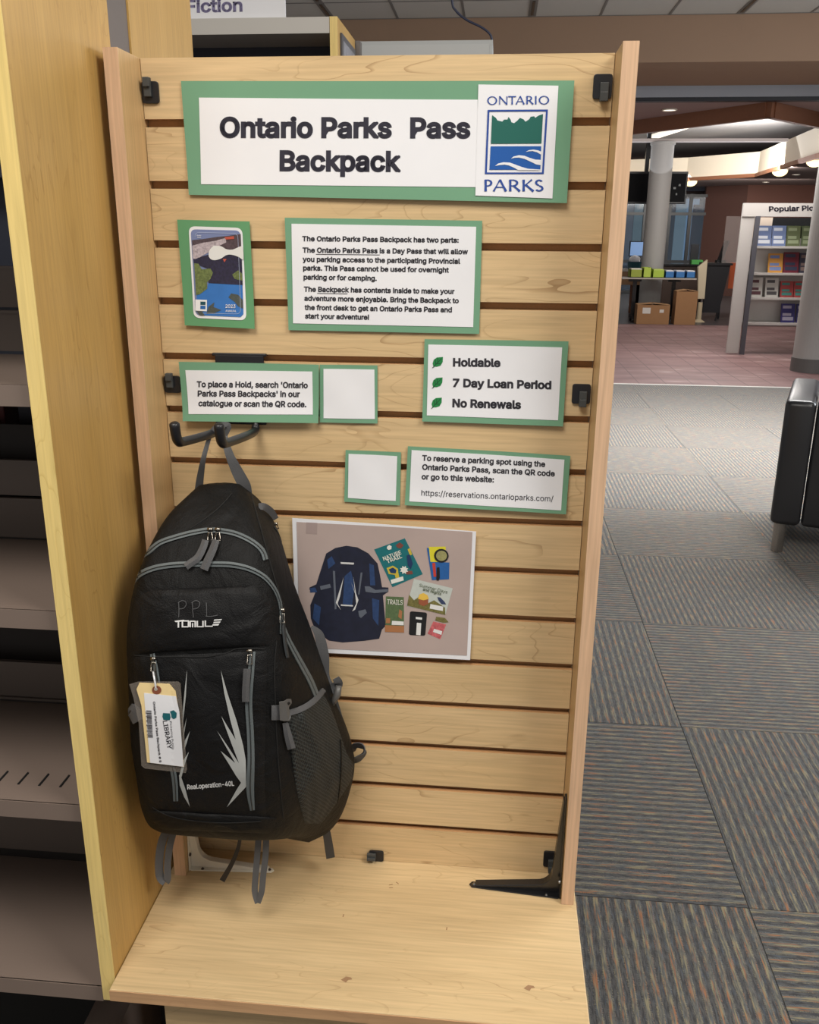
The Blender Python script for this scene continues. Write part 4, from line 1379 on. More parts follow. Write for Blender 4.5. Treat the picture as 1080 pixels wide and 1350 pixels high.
# double-prong hook
hk = thing('double_prong_hook', 'black double-prong slatwall hook carrying the backpack', 'hook', (0.1, 0, 1.36))
bm = BM()
box(bm, 0.078, 0.148, -0.0045, -0.0003, 1.345, 1.444)
box(bm, 0.074, 0.152, -0.0045, 0.006, 1.4425, 1.4465)
link('mounting_plate', bm, M_black, hk, bevel=0.001)
for xs, tipx in ((0.134, 0.128), (0.080, 0.070)):
    pts3 = smooth_path([(xs, -0.003, 1.358), (xs, -0.010, 1.343), (xs, -0.022, 1.338), (xs, -0.07, 1.342), (tipx, -0.130, 1.347), (tipx - 0.001, -0.146, 1.351), (tipx - 0.001, -0.153, 1.362), (tipx - 0.001, -0.156, 1.378)], 5)
    n3 = len(pts3)
    rr = [0.0050 if i < n3 * 0.12 else 0.0056 + 0.0012 * i / n3 for i in range(n3)]
    rr[-1] = 0.0042
    bm = BM()
    tube(bm, pts3, rr, 12)
    link('prong', bm, M_black, hk, smooth=True)

# ------------------------------------------------------------------ papers on the slats
class Sheet:
    """a card hanging on the slats, corners in photograph pixels (tl, tr, br, bl)"""
    def __init__(self, corners, curl=(0, 0, 0, 0), base=0.0012, wave=0.0012, seed=1):
        self.c = [P(u, v, y=-0.001) for u, v in corners]
        self.curl = curl
        self.base = base
        self.wave = wave
        self.seed = seed
        xs = [p.x for p in self.c]
        zs = [p.z for p in self.c]
        self.b = (min(xs), max(xs), min(zs), max(zs))

    def off(self, x, z):
        u = (x - self.b[0]) / (self.b[1] - self.b[0])
        v = (z - self.b[2]) / (self.b[3] - self.b[2])
        u = min(max(u, 0), 1)
        v = min(max(v, 0), 1)
        l, r, bt, tp = self.curl
        d = self.base + l * (1 - u) ** 3 + r * u ** 3 + bt * (1 - v) ** 3 + tp * v ** 3
        d += self.wave * (0.5 + 0.5 * math.sin(u * 7 + self.seed) * math.cos(v * 5 + self.seed * 2.1))
        return d

    def mesh(self, name, corners, m, parent, lift, n=(14, 10)):
        c = [P(u, v, y=-0.001) for u, v in corners]
        bm = BM()
        g = []
        for j in range(n[1] + 1):
            row = []
            for i in range(n[0] + 1):
                s, t_ = i / n[0], j / n[1]
                p = (c[0] * (1 - s) + c[1] * s) * (1 - t_) + (c[3] * (1 - s) + c[2] * s) * t_
                row.append(bm.verts.new((p.x, -self.off(p.x, p.z) - lift, p.z)))
            g.append(row)
        for j in range(n[1]):
            for i in range(n[0]):
                bm.faces.new((g[j][i], g[j][i + 1], g[j + 1][i + 1], g[j + 1][i]))
        o = link(name, bm, m, parent, smooth=True, solid=0.0004)
        return o

    def fn(self, lift=0.0009):
        def f(u, v):
            p = P(u, v, y=-0.002)
            return Vector((p.x, -self.off(p.x, p.z) - lift, p.z))
        return f


def card(name, label, cat, green, white, lines=(), m_g=None, bold=0.012, m_ink=None, **kw):
    S = Sheet(green, **kw)
    c = S.c
    t = thing(name, label, cat, ((c[0].x + c[2].x) / 2, -0.002, (c[0].z + c[2].z) / 2))
    S.mesh('green_backing', green, m_g or M_green, t, 0.0)
    if white:
        wsh = S.mesh('white_sheet', white, M_paper, t, 0.0006)
        if lines:
            for ln in lines:
                bm = BM()
                if ln[0] == '_':
                    _, a, b, hgt = ln
                    poly_on(bm, [a, b, (b[0], b[1] + hgt), (a[0], a[1] + hgt)], S.fn(0.0012))
                else:
                    text_on(bm, ln[0], ln[1], ln[2], ln[3], S.fn(0.0012), bold=(ln[4] if len(ln) > 4 else bold))
                link('underline' if ln[0] == '_' else 'lettering', bm, m_ink or M_ink2, wsh)
    return t, S


# banner
t, S = card('title_banner', 'long green-backed title banner with a trees-and-waves logo at the top of the stand', 'sign',
            [(239, 107), (757, 107), (747, 268), (250, 257)], [(263, 129), (630, 132), (630, 247), (266, 243)],
            [('Ontario Parks', (290, 182), (517, 182.6), 28, 0.034), ('Pass', (541, 182.7), (620.5, 183), 28, 0.034), ('Backpack', (369, 226), (529, 227), 28, 0.034)],
            m_ink=M_ink, curl=(0.0, 0.004, 0.003, 0))
lg = S.mesh('park_logo', [(631, 112), (736, 114), (728, 262), (627, 258)], M_paper, t, 0.0010)
M_lblue = ink('logo_blue', (28, 66, 146))
M_lgreen = ink('logo_green', (14, 92, 82))
M_lwater = ink('logo_water', (10, 82, 160))
L_ = lambda x, y: (625 + x / 8.433, 105 + y / 8.433)


# flared capitals built from strokes for the park logo
def stroke(bm, a, b, w0, w1, f):
    d = Vector((b[0] - a[0], b[1] - a[1]))
    d.normalize()
    n = Vector((-d.y, d.x))
    mid = ((a[0] + b[0]) / 2, (a[1] + b[1]) / 2)
    wm_ = min(w0, w1) * 0.82
    pts = [(a[0] + n.x * w0 / 2, a[1] + n.y * w0 / 2), (mid[0] + n.x * wm_ / 2, mid[1] + n.y * wm_ / 2), (b[0] + n.x * w1 / 2, b[1] + n.y * w1 / 2),
           (b[0] - n.x * w1 / 2, b[1] - n.y * w1 / 2), (mid[0] - n.x * wm_ / 2, mid[1] - n.y * wm_ / 2), (a[0] - n.x * w0 / 2, a[1] - n.y * w0 / 2)]
    poly_on(bm, pts, f)


def arc(bm, cx, cy, rx, ry, a0, a1, wa, wb, f, n=18):
    """elliptical ring segment, stroke wa at the sides and wb at top and bottom"""
    out, inn = [], []
    for k in range(n + 1):
        a = math.radians(a0 + (a1 - a0) * k / n)
        out.append((cx + rx * math.cos(a), cy - ry * math.sin(a)))
        inn.append((cx + (rx - wa) * math.cos(a), cy - (ry - wb) * math.sin(a)))
    for k in range(n):
        poly_on(bm, [out[k], out[k + 1], inn[k + 1], inn[k]], f)


def letter(bm, ch, x, y, w_, h_, s, f):
    """ch in the box with left x, baseline y (pixels), width w_, height h_, stem s"""
    X = lambda a: x + a * w_
    Yq = lambda b: y - b * h_
    th = s * 0.55
    if ch == 'O':
        arc(bm, X(.5), Yq(.5), w_ / 2, h_ / 2 * 1.04, 0, 360, s, th, f, 30)
    elif ch == 'N':
        stroke(bm, (X(.08), Yq(0)), (X(.08), Yq(1)), th * 1.3, th * 1.3, f)
        stroke(bm, (X(.92), Yq(0)), (X(.92), Yq(1)), th * 1.3, th * 1.3, f)
        stroke(bm, (X(.06), Yq(1)), (X(.92), Yq(0)), s, s, f)
    elif ch == 'T':
        stroke(bm, (X(0), Yq(.95)), (X(1), Yq(.95)), th * 1.5, th * 1.5, f)
        stroke(bm, (X(.5), Yq(1)), (X(.5), Yq(0)), s, s * 1.1, f)
    elif ch == 'A':
        stroke(bm, (X(.5), Yq(1)), (X(.02), Yq(0)), th, th * 1.6, f)
        stroke(bm, (X(.5), Yq(1)), (X(.96), Yq(0)), s, s * 1.2, f)
        stroke(bm, (X(.2), Yq(.35)), (X(.8), Yq(.35)), th, th, f)
    elif ch in 'RP':
        stroke(bm, (X(.12), Yq(0)), (X(.12), Yq(1)), s * 1.15, s * 1.1, f)
        arc(bm, X(.42), Yq(.72), w_ * .42, h_ * .28, -90, 90, s, th, f)
        stroke(bm, (X(.1), Yq(.965)), (X(.44), Yq(.965)), th, th, f)
        stroke(bm, (X(.1), Yq(.47)), (X(.44), Yq(.47)), th, th, f)
        if ch == 'R':
            stroke(bm, (X(.42), Yq(.48)), (X(.98), Yq(0)), s, s * 1.2, f)
    elif ch == 'I':
        stroke(bm, (X(.5), Yq(0)), (X(.5), Yq(1)), s * 1.1, s * 1.1, f)
    elif ch == 'K':
        stroke(bm, (X(.12), Yq(0)), (X(.12), Yq(1)), s * 1.15, s * 1.1, f)
        stroke(bm, (X(.16), Yq(.45)), (X(.85), Yq(1)), th, th * 1.4, f)
        stroke(bm, (X(.3), Yq(.56)), (X(.98), Yq(0)), s, s * 1.2, f)
    elif ch == 'S':
        arc(bm, X(.5), Yq(.74), w_ * .42, h_ * .27, 30, 270, s, th * 1.2, f)
        arc(bm, X(.5), Yq(.25), w_ * .45, h_ * .27, -150, 90, s, th * 1.2, f)


bm = BM()
f_ = S.fn(0.0018)
for ch, x0, x1, yb in (('O', 148, 258, 283), ('N', 278, 374, 282), ('T', 380, 468, 281), ('A', 466, 560, 281), ('R', 580, 658, 280), ('I', 672, 700, 280), ('O', 718, 834, 280)):
    a = L_(x0, yb)
    letter(bm, ch, a[0], a[1], (x1 - x0) / 8.433, 92 / 8.433, 1.9, f_)
link('logo_lettering', bm, M_lblue, lg)
bm = BM()
for ch, x0, x1 in (('P', 118, 222), ('A', 216, 362), ('R', 388, 512), ('K', 536, 662), ('S', 668, 776)):
    a = L_(x0, 1244)
    letter(bm, ch, a[0], a[1], (x1 - x0) / 8.433, 130 / 8.433, 3.0, f_)
link('logo_lettering', bm, M_lblue, lg)
bm = BM()
o4 = [L_(152, 340), L_(820, 338), L_(774, 1052), L_(122, 1052)]
i4 = [L_(172, 360), L_(798, 358), L_(754, 1034), L_(144, 1034)]
for k in range(4):
    poly_on(bm, [o4[k], o4[(k + 1) % 4], i4[(k + 1) % 4], i4[k]], f_)
link('logo_frame', bm, M_lblue, lg)
bm = BM()
poly_on(bm, [L_(*p) for p in ((202, 398), (245, 430), (262, 458), (315, 470), (335, 448), (372, 448), (385, 418), (408, 452), (415, 478), (445, 488), (480, 462), (510, 430), (550, 446), (572, 472), (615, 444), (628, 418), (668, 412), (680, 430), (718, 404), (766, 388), (748, 714), (188, 716))], f_)
link('logo_trees', bm, M_lgreen, lg)
bm = BM()
poly_on(bm, [L_(*p) for p in ((186, 744), (746, 744), (736, 1004), (172, 1004))], f_)
link('logo_water', bm, M_lwater, lg)
bm = BM()
f2_ = S.fn(0.0022)
poly_on(bm, [L_(*p) for p in ((574, 808), (610, 788), (660, 782), (710, 790), (748, 806), (744, 838), (700, 812), (650, 798), (610, 800))], f2_)
poly_on(bm, [L_(*p) for p in ((412, 882), (440, 858), (500, 844), (560, 850), (620, 874), (680, 892), (742, 896), (740, 954), (690, 946), (630, 916), (560, 884), (500, 870), (450, 872))], f2_)
poly_on(bm, [L_(*p) for p in ((236, 962), (270, 935), (330, 922), (400, 926), (460, 948), (530, 974), (600, 994), (740, 1004), (734, 1010), (494, 1010), (440, 980), (390, 958), (340, 948), (290, 952))], f2_)
link('logo_waves', bm, M_paper, lg)

# two parts card
t, S = card('information_card', 'green-bordered text card explaining the two parts, below the banner', 'sign',
            [(376, 287), (636, 291), (632, 440), (381, 435)], [(385, 295), (628, 299), (624, 431), (387, 426)],
            [('The Ontario Parks Pass Backpack has two parts:', (399, 318), (605, 320), 7),
             ('The Ontario Parks Pass is a Day Pass that will allow', (399.4, 333), (617.2, 335.2), 7),
             ('_', (417, 334.7), (501, 335.6), 0.8),
             ('you parking access to the participating Provincial', (399.4, 345), (607, 347.8), 7),
             ('parks. This Pass cannot be used for overnight', (400, 356.5), (592, 359.3), 7),
             ('parking or for camping.', (400.5, 368.5), (497, 370.2), 7),
             ('The Backpack has contents inside to make your', (401, 384.5), (599.5, 387.5), 7),
             ('_', (418.5, 386.2), (458.5, 386.9), 0.8),
             ('adventure more enjoyable. Bring the Backpack to', (401.5, 396.5), (605, 399.7), 7),
             ('the front desk to get an Ontario Parks Pass and', (402, 408.5), (596, 411.7), 7),
             ('start your adventure!', (402.5, 419.8), (487, 421.5), 7)], curl=(0.001, 0.001, 0.001, 0), bold=0.03)
card('hold_card', 'green-bordered text card about placing a hold, above the hook', 'sign',
     [(238, 476), (421.5, 480), (421.5, 556), (245, 553)], [(247, 487), (413, 489), (414, 545), (252, 544)],
     [("To place a Hold, search 'Ontario", (261.6, 509.4), (407, 511), 8),
      ("Parks Pass Backpacks' in our", (262.8, 521.6), (396.7, 522.6), 8),
      ('catalogue or scan the QR code.', (264, 534.2), (405.3, 535.8), 8)], curl=(0.002, 0.0, 0.006, 0), base=0.0055, bold=0.03)
card('blank_card', 'small green-bordered white card right of the hold notice', 'sign',
     [(421.8, 480.5), (498, 481.5), (498, 558), (422, 556.5)], [(427, 486), (494, 487), (494.5, 552), (427, 551)], curl=(0, 0, 0.001, 0), base=0.0016)
t, S = card('loan_card', 'green-bordered card with leaf bullets reading holdable, loan period, no renewals', 'sign',
            [(560, 447), (749.5, 449.5), (742, 561), (557, 555)], [(565, 454), (741, 457.5), (735.5, 553), (563, 547)],
            [('Holdable', (597.3, 483), (660, 483.9), 11.3), ('7 Day Loan Period', (597, 510), (726.8, 512.8), 11.3), ('No Renewals', (596.5, 536.6), (687, 538.6), 11.3)],
            m_ink=M_ink2, curl=(0, 0.003, 0.003, 0), bold=0.036)
bm = BM()
bv = BM()
for cx, cy in ((577.2, 477), (576.7, 504), (575.8, 530.5)):
    leaf = [(-5, 7.5), (-6.6, 2), (-5, -3), (-1, -6), (7, -6.6), (6.6, 0), (4, 4.6), (-1, 6.2), (-4, 6)]
    leaf = [(p[0], p[1]) for p in leaf]
    poly_on(bm, [(cx + x, cy + y) for x, y in leaf], S.fn(0.0012))
    for a, b in (((-7, 8), (5, -4.6)), ((-2.5, 2.6), (-3, -3.4)), ((0, 0.4), (0.2, -5)), ((-1, 2), (4, 2))):
        d = Vector((b[0] - a[0], b[1] - a[1])).normalized()
        n = (-d.y * 0.35, d.x * 0.35)
        poly_on(bv, [(cx + a[0] + n[0], cy + a[1] + n[1]), (cx + b[0] + n[0], cy + b[1] + n[1]), (cx + b[0] - n[0], cy + b[1] - n[1]), (cx + a[0] - n[0], cy + a[1] - n[1])], S.fn(0.0014))
link('leaf_bullets', bm, ink('leaf_green', (24, 124, 62)), t)
link('leaf_veins', bv, ink('leaf_dark', (12, 56, 34)), t)
card('blank_card', 'small green-bordered white card left of the parking website notice', 'sign',
     [(456, 593), (529, 596), (527.5, 666), (454, 661)], [(460, 598), (524, 601), (522, 660), (459, 656)], curl=(0, 0, 0.001, 0))
card('parking_card', 'green-bordered text card with the parking website address, lowest on the right', 'sign',
     [(538, 588), (752, 600), (746, 676), (534, 665)], [(543, 593), (744, 605), (739.5, 671), (540, 660)],
     [('To reserve a parking spot using the', (556.7, 607), (718.7, 615), 7.6), ('Ontario Parks Pass, scan the QR code', (556.7, 619), (731.3, 627.3), 7.6),
      ('or go to this website:', (556, 631.6), (651.3, 635.6), 7.6), ('https://reservations.ontarioparks.com/', (555.7, 652.7), (729.3, 660), 7.2, 0.004)],
     curl=(0, 0.003, 0.004, 0), bold=0.028)

# parking pass card, a printed picture
t, S = card('pass_card', 'picture card of a lake with a hang-tag hole, green-backed, top left', 'card',
            [(234, 289.5), (330, 292), (337.5, 433), (245, 428.5)], None, m_g=M_green2, curl=(0.0, 0.002, 0.004, 0))
Q_ = lambda x, y: (230 + x / 8.713, 285 + y / 8.713)


def lay(S, t, name, polys, rgb, lift, cuts=0, **k):
    m = ink(name + '_ink', rgb, **k)
    for p in polys:
        bm = BM()
        poly_on(bm, p, S.fn(lift), cuts)
        o = link(name, bm, m, t)
    return o


pc = lay(S, t, 'white_border', [rrect([Q_(165, 115), Q_(785, 135), Q_(838, 1195), Q_(228, 1165)], 9)], (222, 222, 226), 0.0008)
inner = [Q_(190, 150), Q_(762, 165), Q_(805, 1155), Q_(250, 1135)]
lay(S, pc, 'sky', [rrect(inner, 7)], (112, 124, 164), 0.0011)
lay(S, pc, 'lake', [[Q_(400, 760), Q_(786, 776), Q_(803, 1120), Q_(770, 1155), Q_(300, 1135), Q_(262, 1080), Q_(262, 900), Q_(380, 830)]], (46, 108, 180), 0.0014, noise=0.15, nscale=60)
lay(S, pc, 'far_hill', [[Q_(205, 275), Q_(330, 262), Q_(480, 240), Q_(600, 228), Q_(768, 205), Q_(775, 380), Q_(215, 420)]], (74, 60, 66), 0.0014, noise=0.85, nscale=420)
lay(S, pc, 'pale_cliff', [[Q_(208, 340), Q_(330, 305), Q_(480, 282), Q_(590, 250), Q_(600, 300), Q_(520, 340), Q_(420, 400), Q_(300, 470), Q_(222, 500)]], (170, 158, 164), 0.0016, noise=0.8, nscale=420)
lay(S, pc, 'dark_forest', [[Q_(222, 490), Q_(400, 440), Q_(500, 400), Q_(776, 380), Q_(792, 790), Q_(400, 768), Q_(380, 600), Q_(228, 540)]], (34, 30, 56), 0.0016, noise=0.9, nscale=300)
lay(S, pc, 'near_trees', [[Q_(232, 540), Q_(280, 545), Q_(320, 610), Q_(420, 600), Q_(448, 650), Q_(420, 720), Q_(380, 760), Q_(385, 830), Q_(300, 895), Q_(255, 905)],
                            [Q_(670, 670), Q_(740, 620), Q_(786, 660), Q_(790, 740), Q_(700, 720)]], (98, 110, 62), 0.0018, noise=0.9, nscale=360)
lay(S, pc, 'branches', [[Q_(380, 1120), Q_(400, 1040), Q_(470, 985), Q_(460, 1040), Q_(550, 1075), Q_(470, 1110)], [Q_(630, 930), Q_(660, 885), Q_(740, 900), Q_(795, 960), Q_(800, 1060), Q_(740, 1030), Q_(700, 980)], [Q_(262, 1085), Q_(330, 1090), Q_(360, 1138), Q_(300, 1135)]],
    (70, 76, 72), 0.0018, noise=0.5, nscale=600)
lay(S, pc, 'red_leaves', [[Q_(580, 240), Q_(690, 230), Q_(692, 262), Q_(596, 268)], [Q_(560, 490), Q_(605, 492), Q_(580, 528)]], (176, 78, 62), 0.0020)
lay(S, pc, 'hanger_hole', [[Q_(*p) for p in smooth_path([(455, 338), (540, 345), (600, 378), (680, 382), (778, 345), (800, 400), (798, 495), (740, 465), (660, 442), (600, 448), (540, 486), (470, 505), (420, 490), (398, 450), (408, 390), (455, 338)], 4)[:-1]]], (214, 214, 212), 0.0021)
lay(S, pc, 'small_label', [[Q_(248, 955), Q_(384, 960), Q_(384, 1090), Q_(250, 1082)]], (226, 226, 226), 0.0021)
lay(S, pc, 'small_logo_green', [[Q_(308, 978), Q_(368, 980), Q_(368, 1018), Q_(308, 1016)]], (14, 70, 84), 0.0023)
lay(S, pc, 'small_logo_blue', [[Q_(308, 1024), Q_(368, 1026), Q_(368, 1066), Q_(308, 1064)]], (30, 92, 160), 0.0023)
bm = BM()
text_on(bm, '2023', Q_(598, 1050), Q_(712, 1052), 4.6, S.fn(0.0021), bold=0.02)
text_on(bm, 'ANNUAL', Q_(598, 1096), Q_(724, 1098), 2.8, S.fn(0.0021), bold=0.01)
text_on(bm, 'Ontario', Q_(262, 228), Q_(312, 229), 1.6, S.fn(0.0021), bold=0.01)
text_on(bm, 'Parks', Q_(270, 250), Q_(312, 251), 1.6, S.fn(0.0021), bold=0.01)
link('lettering', bm, M_paper, pc)
bm = BM()
ln = [Q_(240, 185), Q_(735, 198), Q_(772, 1120), Q_(288, 1110)]
fnl = S.fn(0.0019)
rr_ = rrect(ln, 6)
for i in range(len(rr_)):
    a, b = Vector(rr_[i]), Vector(rr_[(i + 1) % len(rr_)])
    if (b - a).length < 1e-4 or a[0] < Q_(420, 0)[0] and a[1] > Q_(0, 900)[1]:
        continue
    d = (b - a).normalized()
    n = Vector((-d.y, d.x)) * 0.22
    poly_on(bm, [tuple(a + n), tuple(b + n), tuple(b - n), tuple(a - n)], fnl)
link('thin_outline', bm, ink('thin_outline_ink', (170, 180, 205)), pc)

# contents photograph
t, S = card('contents_photo', 'printed photograph of a navy backpack with books on beige, beside the bag', 'photograph',
            [(386, 682), (628, 699), (620, 868), (390, 858)], None, m_g=M_paper, curl=(0.0, 0.003, 0.002, 0.002))
R_ = lambda x, y: (380 + x / 4.154, 670 + y / 4.154)
R4 = lambda *p: [R_(*q) for q in p]
ph = lay(S, t, 'picture_ground', [R4((48, 72), (1010, 124), (980, 800), (64, 760))], (176, 158, 152), 0.0007, cuts=2, noise=0.12, nscale=12)
navy = R4((195, 290), (210, 245), (260, 215), (320, 203), (380, 212), (440, 245), (490, 300), (505, 370), (515, 430), (550, 432), (550, 455), (520, 475), (528, 560), (535, 640), (515, 660), (500, 710), (420, 722), (300, 732), (225, 722), (150, 670), (125, 600), (122, 530), (150, 460), (118, 445), (118, 432), (155, 415))
lay(S, ph, 'pictured_bag', [navy], (24, 28, 48), 0.0010, noise=0.5, nscale=90)
lay(S, ph, 'pictured_bag_blue', [R4((310, 370), (345, 340), (365, 420), (350, 540), (300, 520)), R4((445, 300), (470, 310), (478, 420), (450, 420)), R4((460, 490), (500, 500), (495, 640), (465, 600)), R4((145, 520), (180, 540), (170, 640), (135, 600)), R4((120, 436), (150, 432), (160, 458), (122, 460)), R4((215, 280), (240, 260), (260, 300), (222, 330))], (38, 62, 104), 0.0012, noise=0.4, nscale=200)
lay(S, ph, 'pictured_strap', [R4((420, 425), (445, 425), (480, 445), (548, 440), (548, 455), (475, 462), (425, 455)), R4((175, 425), (230, 412), (236, 432), (180, 446)), R4((246, 340), (258, 342), (266, 550), (256, 552)), R4((398, 350), (408, 350), (392, 470), (384, 470)), R4((385, 560), (425, 550), (432, 570), (400, 598), (390, 590))], (92, 98, 110), 0.0014)
fl1 = [((305, 375), (285, 480), (272, 520), (290, 555), (272, 530), (262, 515)), ((358, 372), (372, 460), (386, 500), (368, 552), (352, 562), (374, 520)),
       ((345, 400), (376, 480), (380, 500)), ((300, 410), (272, 490), (268, 500))]
lay(S, ph, 'pictured_flash', [R4(*f) for f in fl1] + [R4((288, 292), (362, 296), (360, 306), (290, 302)), R4((290, 524), (356, 528), (356, 535), (290, 532))], (206, 206, 206), 0.0015)
lay(S, ph, 'pictured_teal_book', [R4((472, 224), (640, 162), (738, 358), (572, 430))], (18, 106, 112), 0.0010, noise=0.15, nscale=200)
lay(S, ph, 'pictured_brown_butterfly', [R4((590, 200), (612, 184), (634, 200), (618, 218), (600, 214)), R4((640, 340), (680, 340), (684, 358), (650, 360))], (120, 66, 56), 0.0013)
lay(S, ph, 'pictured_yellow_glass', [R4((540, 325), (575, 312), (602, 330), (604, 350), (610, 378), (590, 380), (585, 362), (552, 358)), R4((655, 222), (668, 215), (680, 250), (668, 256))], (196, 176, 60), 0.0013)
lay(S, ph, 'pictured_dark_lens', [R4((552, 332), (575, 322), (594, 336), (590, 354), (562, 352)), R4((650, 255), (668, 250), (684, 300), (672, 330), (656, 310))], (24, 52, 92), 0.0015)
lay(S, ph, 'pictured_daisy', [[R_(636 + (24 if k % 2 else 15) * math.cos(k * math.pi / 8), 335 + (24 if k % 2 else 15) * math.sin(k * math.pi / 8)) for k in range(16)], R4((545, 205), (556, 198), (568, 206), (566, 222), (550, 226), (541, 216)), R4((562, 390), (630, 370), (634, 392), (568, 412))], (222, 222, 214), 0.0015)
lay(S, ph, 'pictured_yellow_book', [R4((770, 208), (864, 205), (862, 290), (776, 290))], (214, 204, 48), 0.0010)
lay(S, ph, 'pictured_blue_book', [R4((760, 214), (772, 212), (780, 290), (884, 292), (882, 384), (788, 390))], (34, 92, 158), 0.0011, noise=0.2, nscale=300)
lay(S, ph, 'pictured_red_strip', [R4((790, 296), (806, 294), (812, 370), (798, 372))], (190, 60, 46), 0.0013)
lens = [R_(840 + 40 * math.cos(k * math.pi / 10), 255 + 38 * math.sin(k * math.pi / 10)) for k in range(20)]
lay(S, ph, 'pictured_magnifier', [lens, R4((815, 320), (830, 318), (832, 375), (824, 394), (812, 388))], (20, 20, 24), 0.0015)
lay(S, ph, 'pictured_magnifier_glass', [[R_(841 + 30 * math.cos(k * math.pi / 10), 255 + 28 * math.sin(k * math.pi / 10)) for k in range(20)]], (150, 146, 96), 0.0017, noise=0.5, nscale=400)
lay(S, ph, 'pictured_picture_book', [R4((690, 384), (902, 434), (862, 580), (650, 532))], (190, 196, 190), 0.0010, noise=0.08, nscale=200)
lay(S, ph, 'pictured_grass', [R4((652, 530), (664, 470), (690, 500), (720, 480), (760, 520), (800, 500), (860, 540), (862, 580)), R4((812, 590), (860, 596), (880, 620), (850, 622), (806, 610))], (112, 106, 58), 0.0012, noise=0.9, nscale=360)
lay(S, ph, 'pictured_straw_hat', [R4((712, 492), (720, 468), (742, 460), (764, 472), (772, 492), (742, 500))], (226, 186, 78), 0.0015)
lay(S, ph, 'pictured_face', [R4((716, 492), (768, 494), (768, 520), (742, 532), (716, 520))], (150, 84, 56), 0.0014)
lay(S, ph, 'pictured_bird', [R4((818, 482), (834, 484), (858, 508), (866, 522), (840, 520), (824, 500))], (52, 64, 96), 0.0014)
lay(S, ph, 'pictured_trail_book', [R4((536, 480), (634, 484), (636, 676), (532, 672))], (86, 106, 70), 0.0010, noise=0.4, nscale=300)
lay(S, ph, 'pictured_trail_band', [R4((532, 636), (636, 640), (636, 676), (532, 672)), R4((538, 598), (560, 598), (560, 625), (536, 625)), R4((610, 550), (626, 560), (622, 604), (604, 590))], (166, 112, 72), 0.0013)
lay(S, ph, 'pictured_pouch', [rrect(R4((668, 560), (762, 568), (752, 694), (662, 690)), 3)], (20, 20, 24), 0.0010)
lay(S, ph, 'pictured_white_labels', [R4((706, 622), (730, 624), (726, 690), (702, 688)), R4((780, 520), (850, 534), (848, 558), (776, 545)), R4((570, 612), (634, 616), (634, 636), (568, 634)), R4((700, 590), (735, 594), (734, 606), (700, 602)), R4((800, 655), (845, 668), (840, 688), (794, 672))], (222, 222, 220), 0.0015)
lay(S, ph, 'pictured_red_tag', [R4((796, 616), (866, 632), (834, 712), (764, 682))], (196, 96, 100), 0.0010, noise=0.9, nscale=300)
lay(S, ph, 'pictured_tape', [R4((102, 74), (162, 77), (160, 140), (100, 136))], (160, 142, 138), 0.0009)
bm = BM()
text_on(bm, 'NATURE', R_(525, 285), R_(622, 248), 5.4, S.fn(0.0017), bold=0.02)
text_on(bm, 'TRAIL', R_(545, 300), R_(626, 268), 5.2, S.fn(0.0017), bold=0.02)
text_on(bm, 'TRAILS', R_(543, 522), R_(628, 526), 6.5, S.fn(0.0017), bold=0.01)
link('pictured_title', bm, ink('title_white', (226, 226, 214)), ph)
bm = BM()
text_on(bm, 'Summer Days', R_(718, 424), R_(872, 462), 4.0, S.fn(0.0017), bold=0.0)
text_on(bm, 'and Nights', R_(738, 446), R_(838, 472), 4.0, S.fn(0.0017), bold=0.01)
link('pictured_title', bm, ink('title_olive', (86, 98, 70)), ph)

# ------------------------------------------------------------------ backpack
M_nylon = mat('black_nylon', (10, 10, 11), 0.6, spec=0.25, bump=0.5, bscale=700)
M_nylon2 = mat('black_nylon_panel', (12, 12, 14), 0.58, spec=0.28, bump=0.5, bscale=700)
for m_ in (M_nylon, M_nylon2):
    nt_ = m_.node_tree
    pb = nt_.nodes['Principled BSDF']
    old = pb.inputs['Normal'].links[0].from_node
    tn = nt_.nodes.new('ShaderNodeTexNoise')
    tn.inputs['Scale'].default_value = 16
    tn.inputs['Detail'].default_value = 3
    tn.inputs['Distortion'].default_value = 1.6
    ge = nt_.nodes.new('ShaderNodeNewGeometry')
    nt_.links.new(ge.outputs['Position'], tn.inputs['Vector'])
    b2_ = nt_.nodes.new('ShaderNodeBump')
    b2_.inputs['Strength'].default_value = 0.4
    b2_.inputs['Distance'].default_value = 0.012
    nt_.links.new(tn.outputs['Fac'], b2_.inputs['Height'])
    nt_.links.new(old.outputs['Normal'], b2_.inputs['Normal'])
    nt_.links.new(b2_.outputs['Normal'], pb.inputs['Normal'])
M_web = mat('grey_webbing', (84, 84, 86), 0.75, bump=0.4, bscale=900)
M_zip = mat('grey_zip_tape', (90, 97, 99), 0.6, bump=0.3, bscale=900)
M_zipd = mat('zip_teeth', (40, 44, 46), 0.5)
M_bmetal = mat('nickel', (150, 144, 136), 0.25, metal=1)
M_refl = mat('silver_print', (168, 170, 168), 0.45)
M_white = ink('white_print', (214, 214, 214))

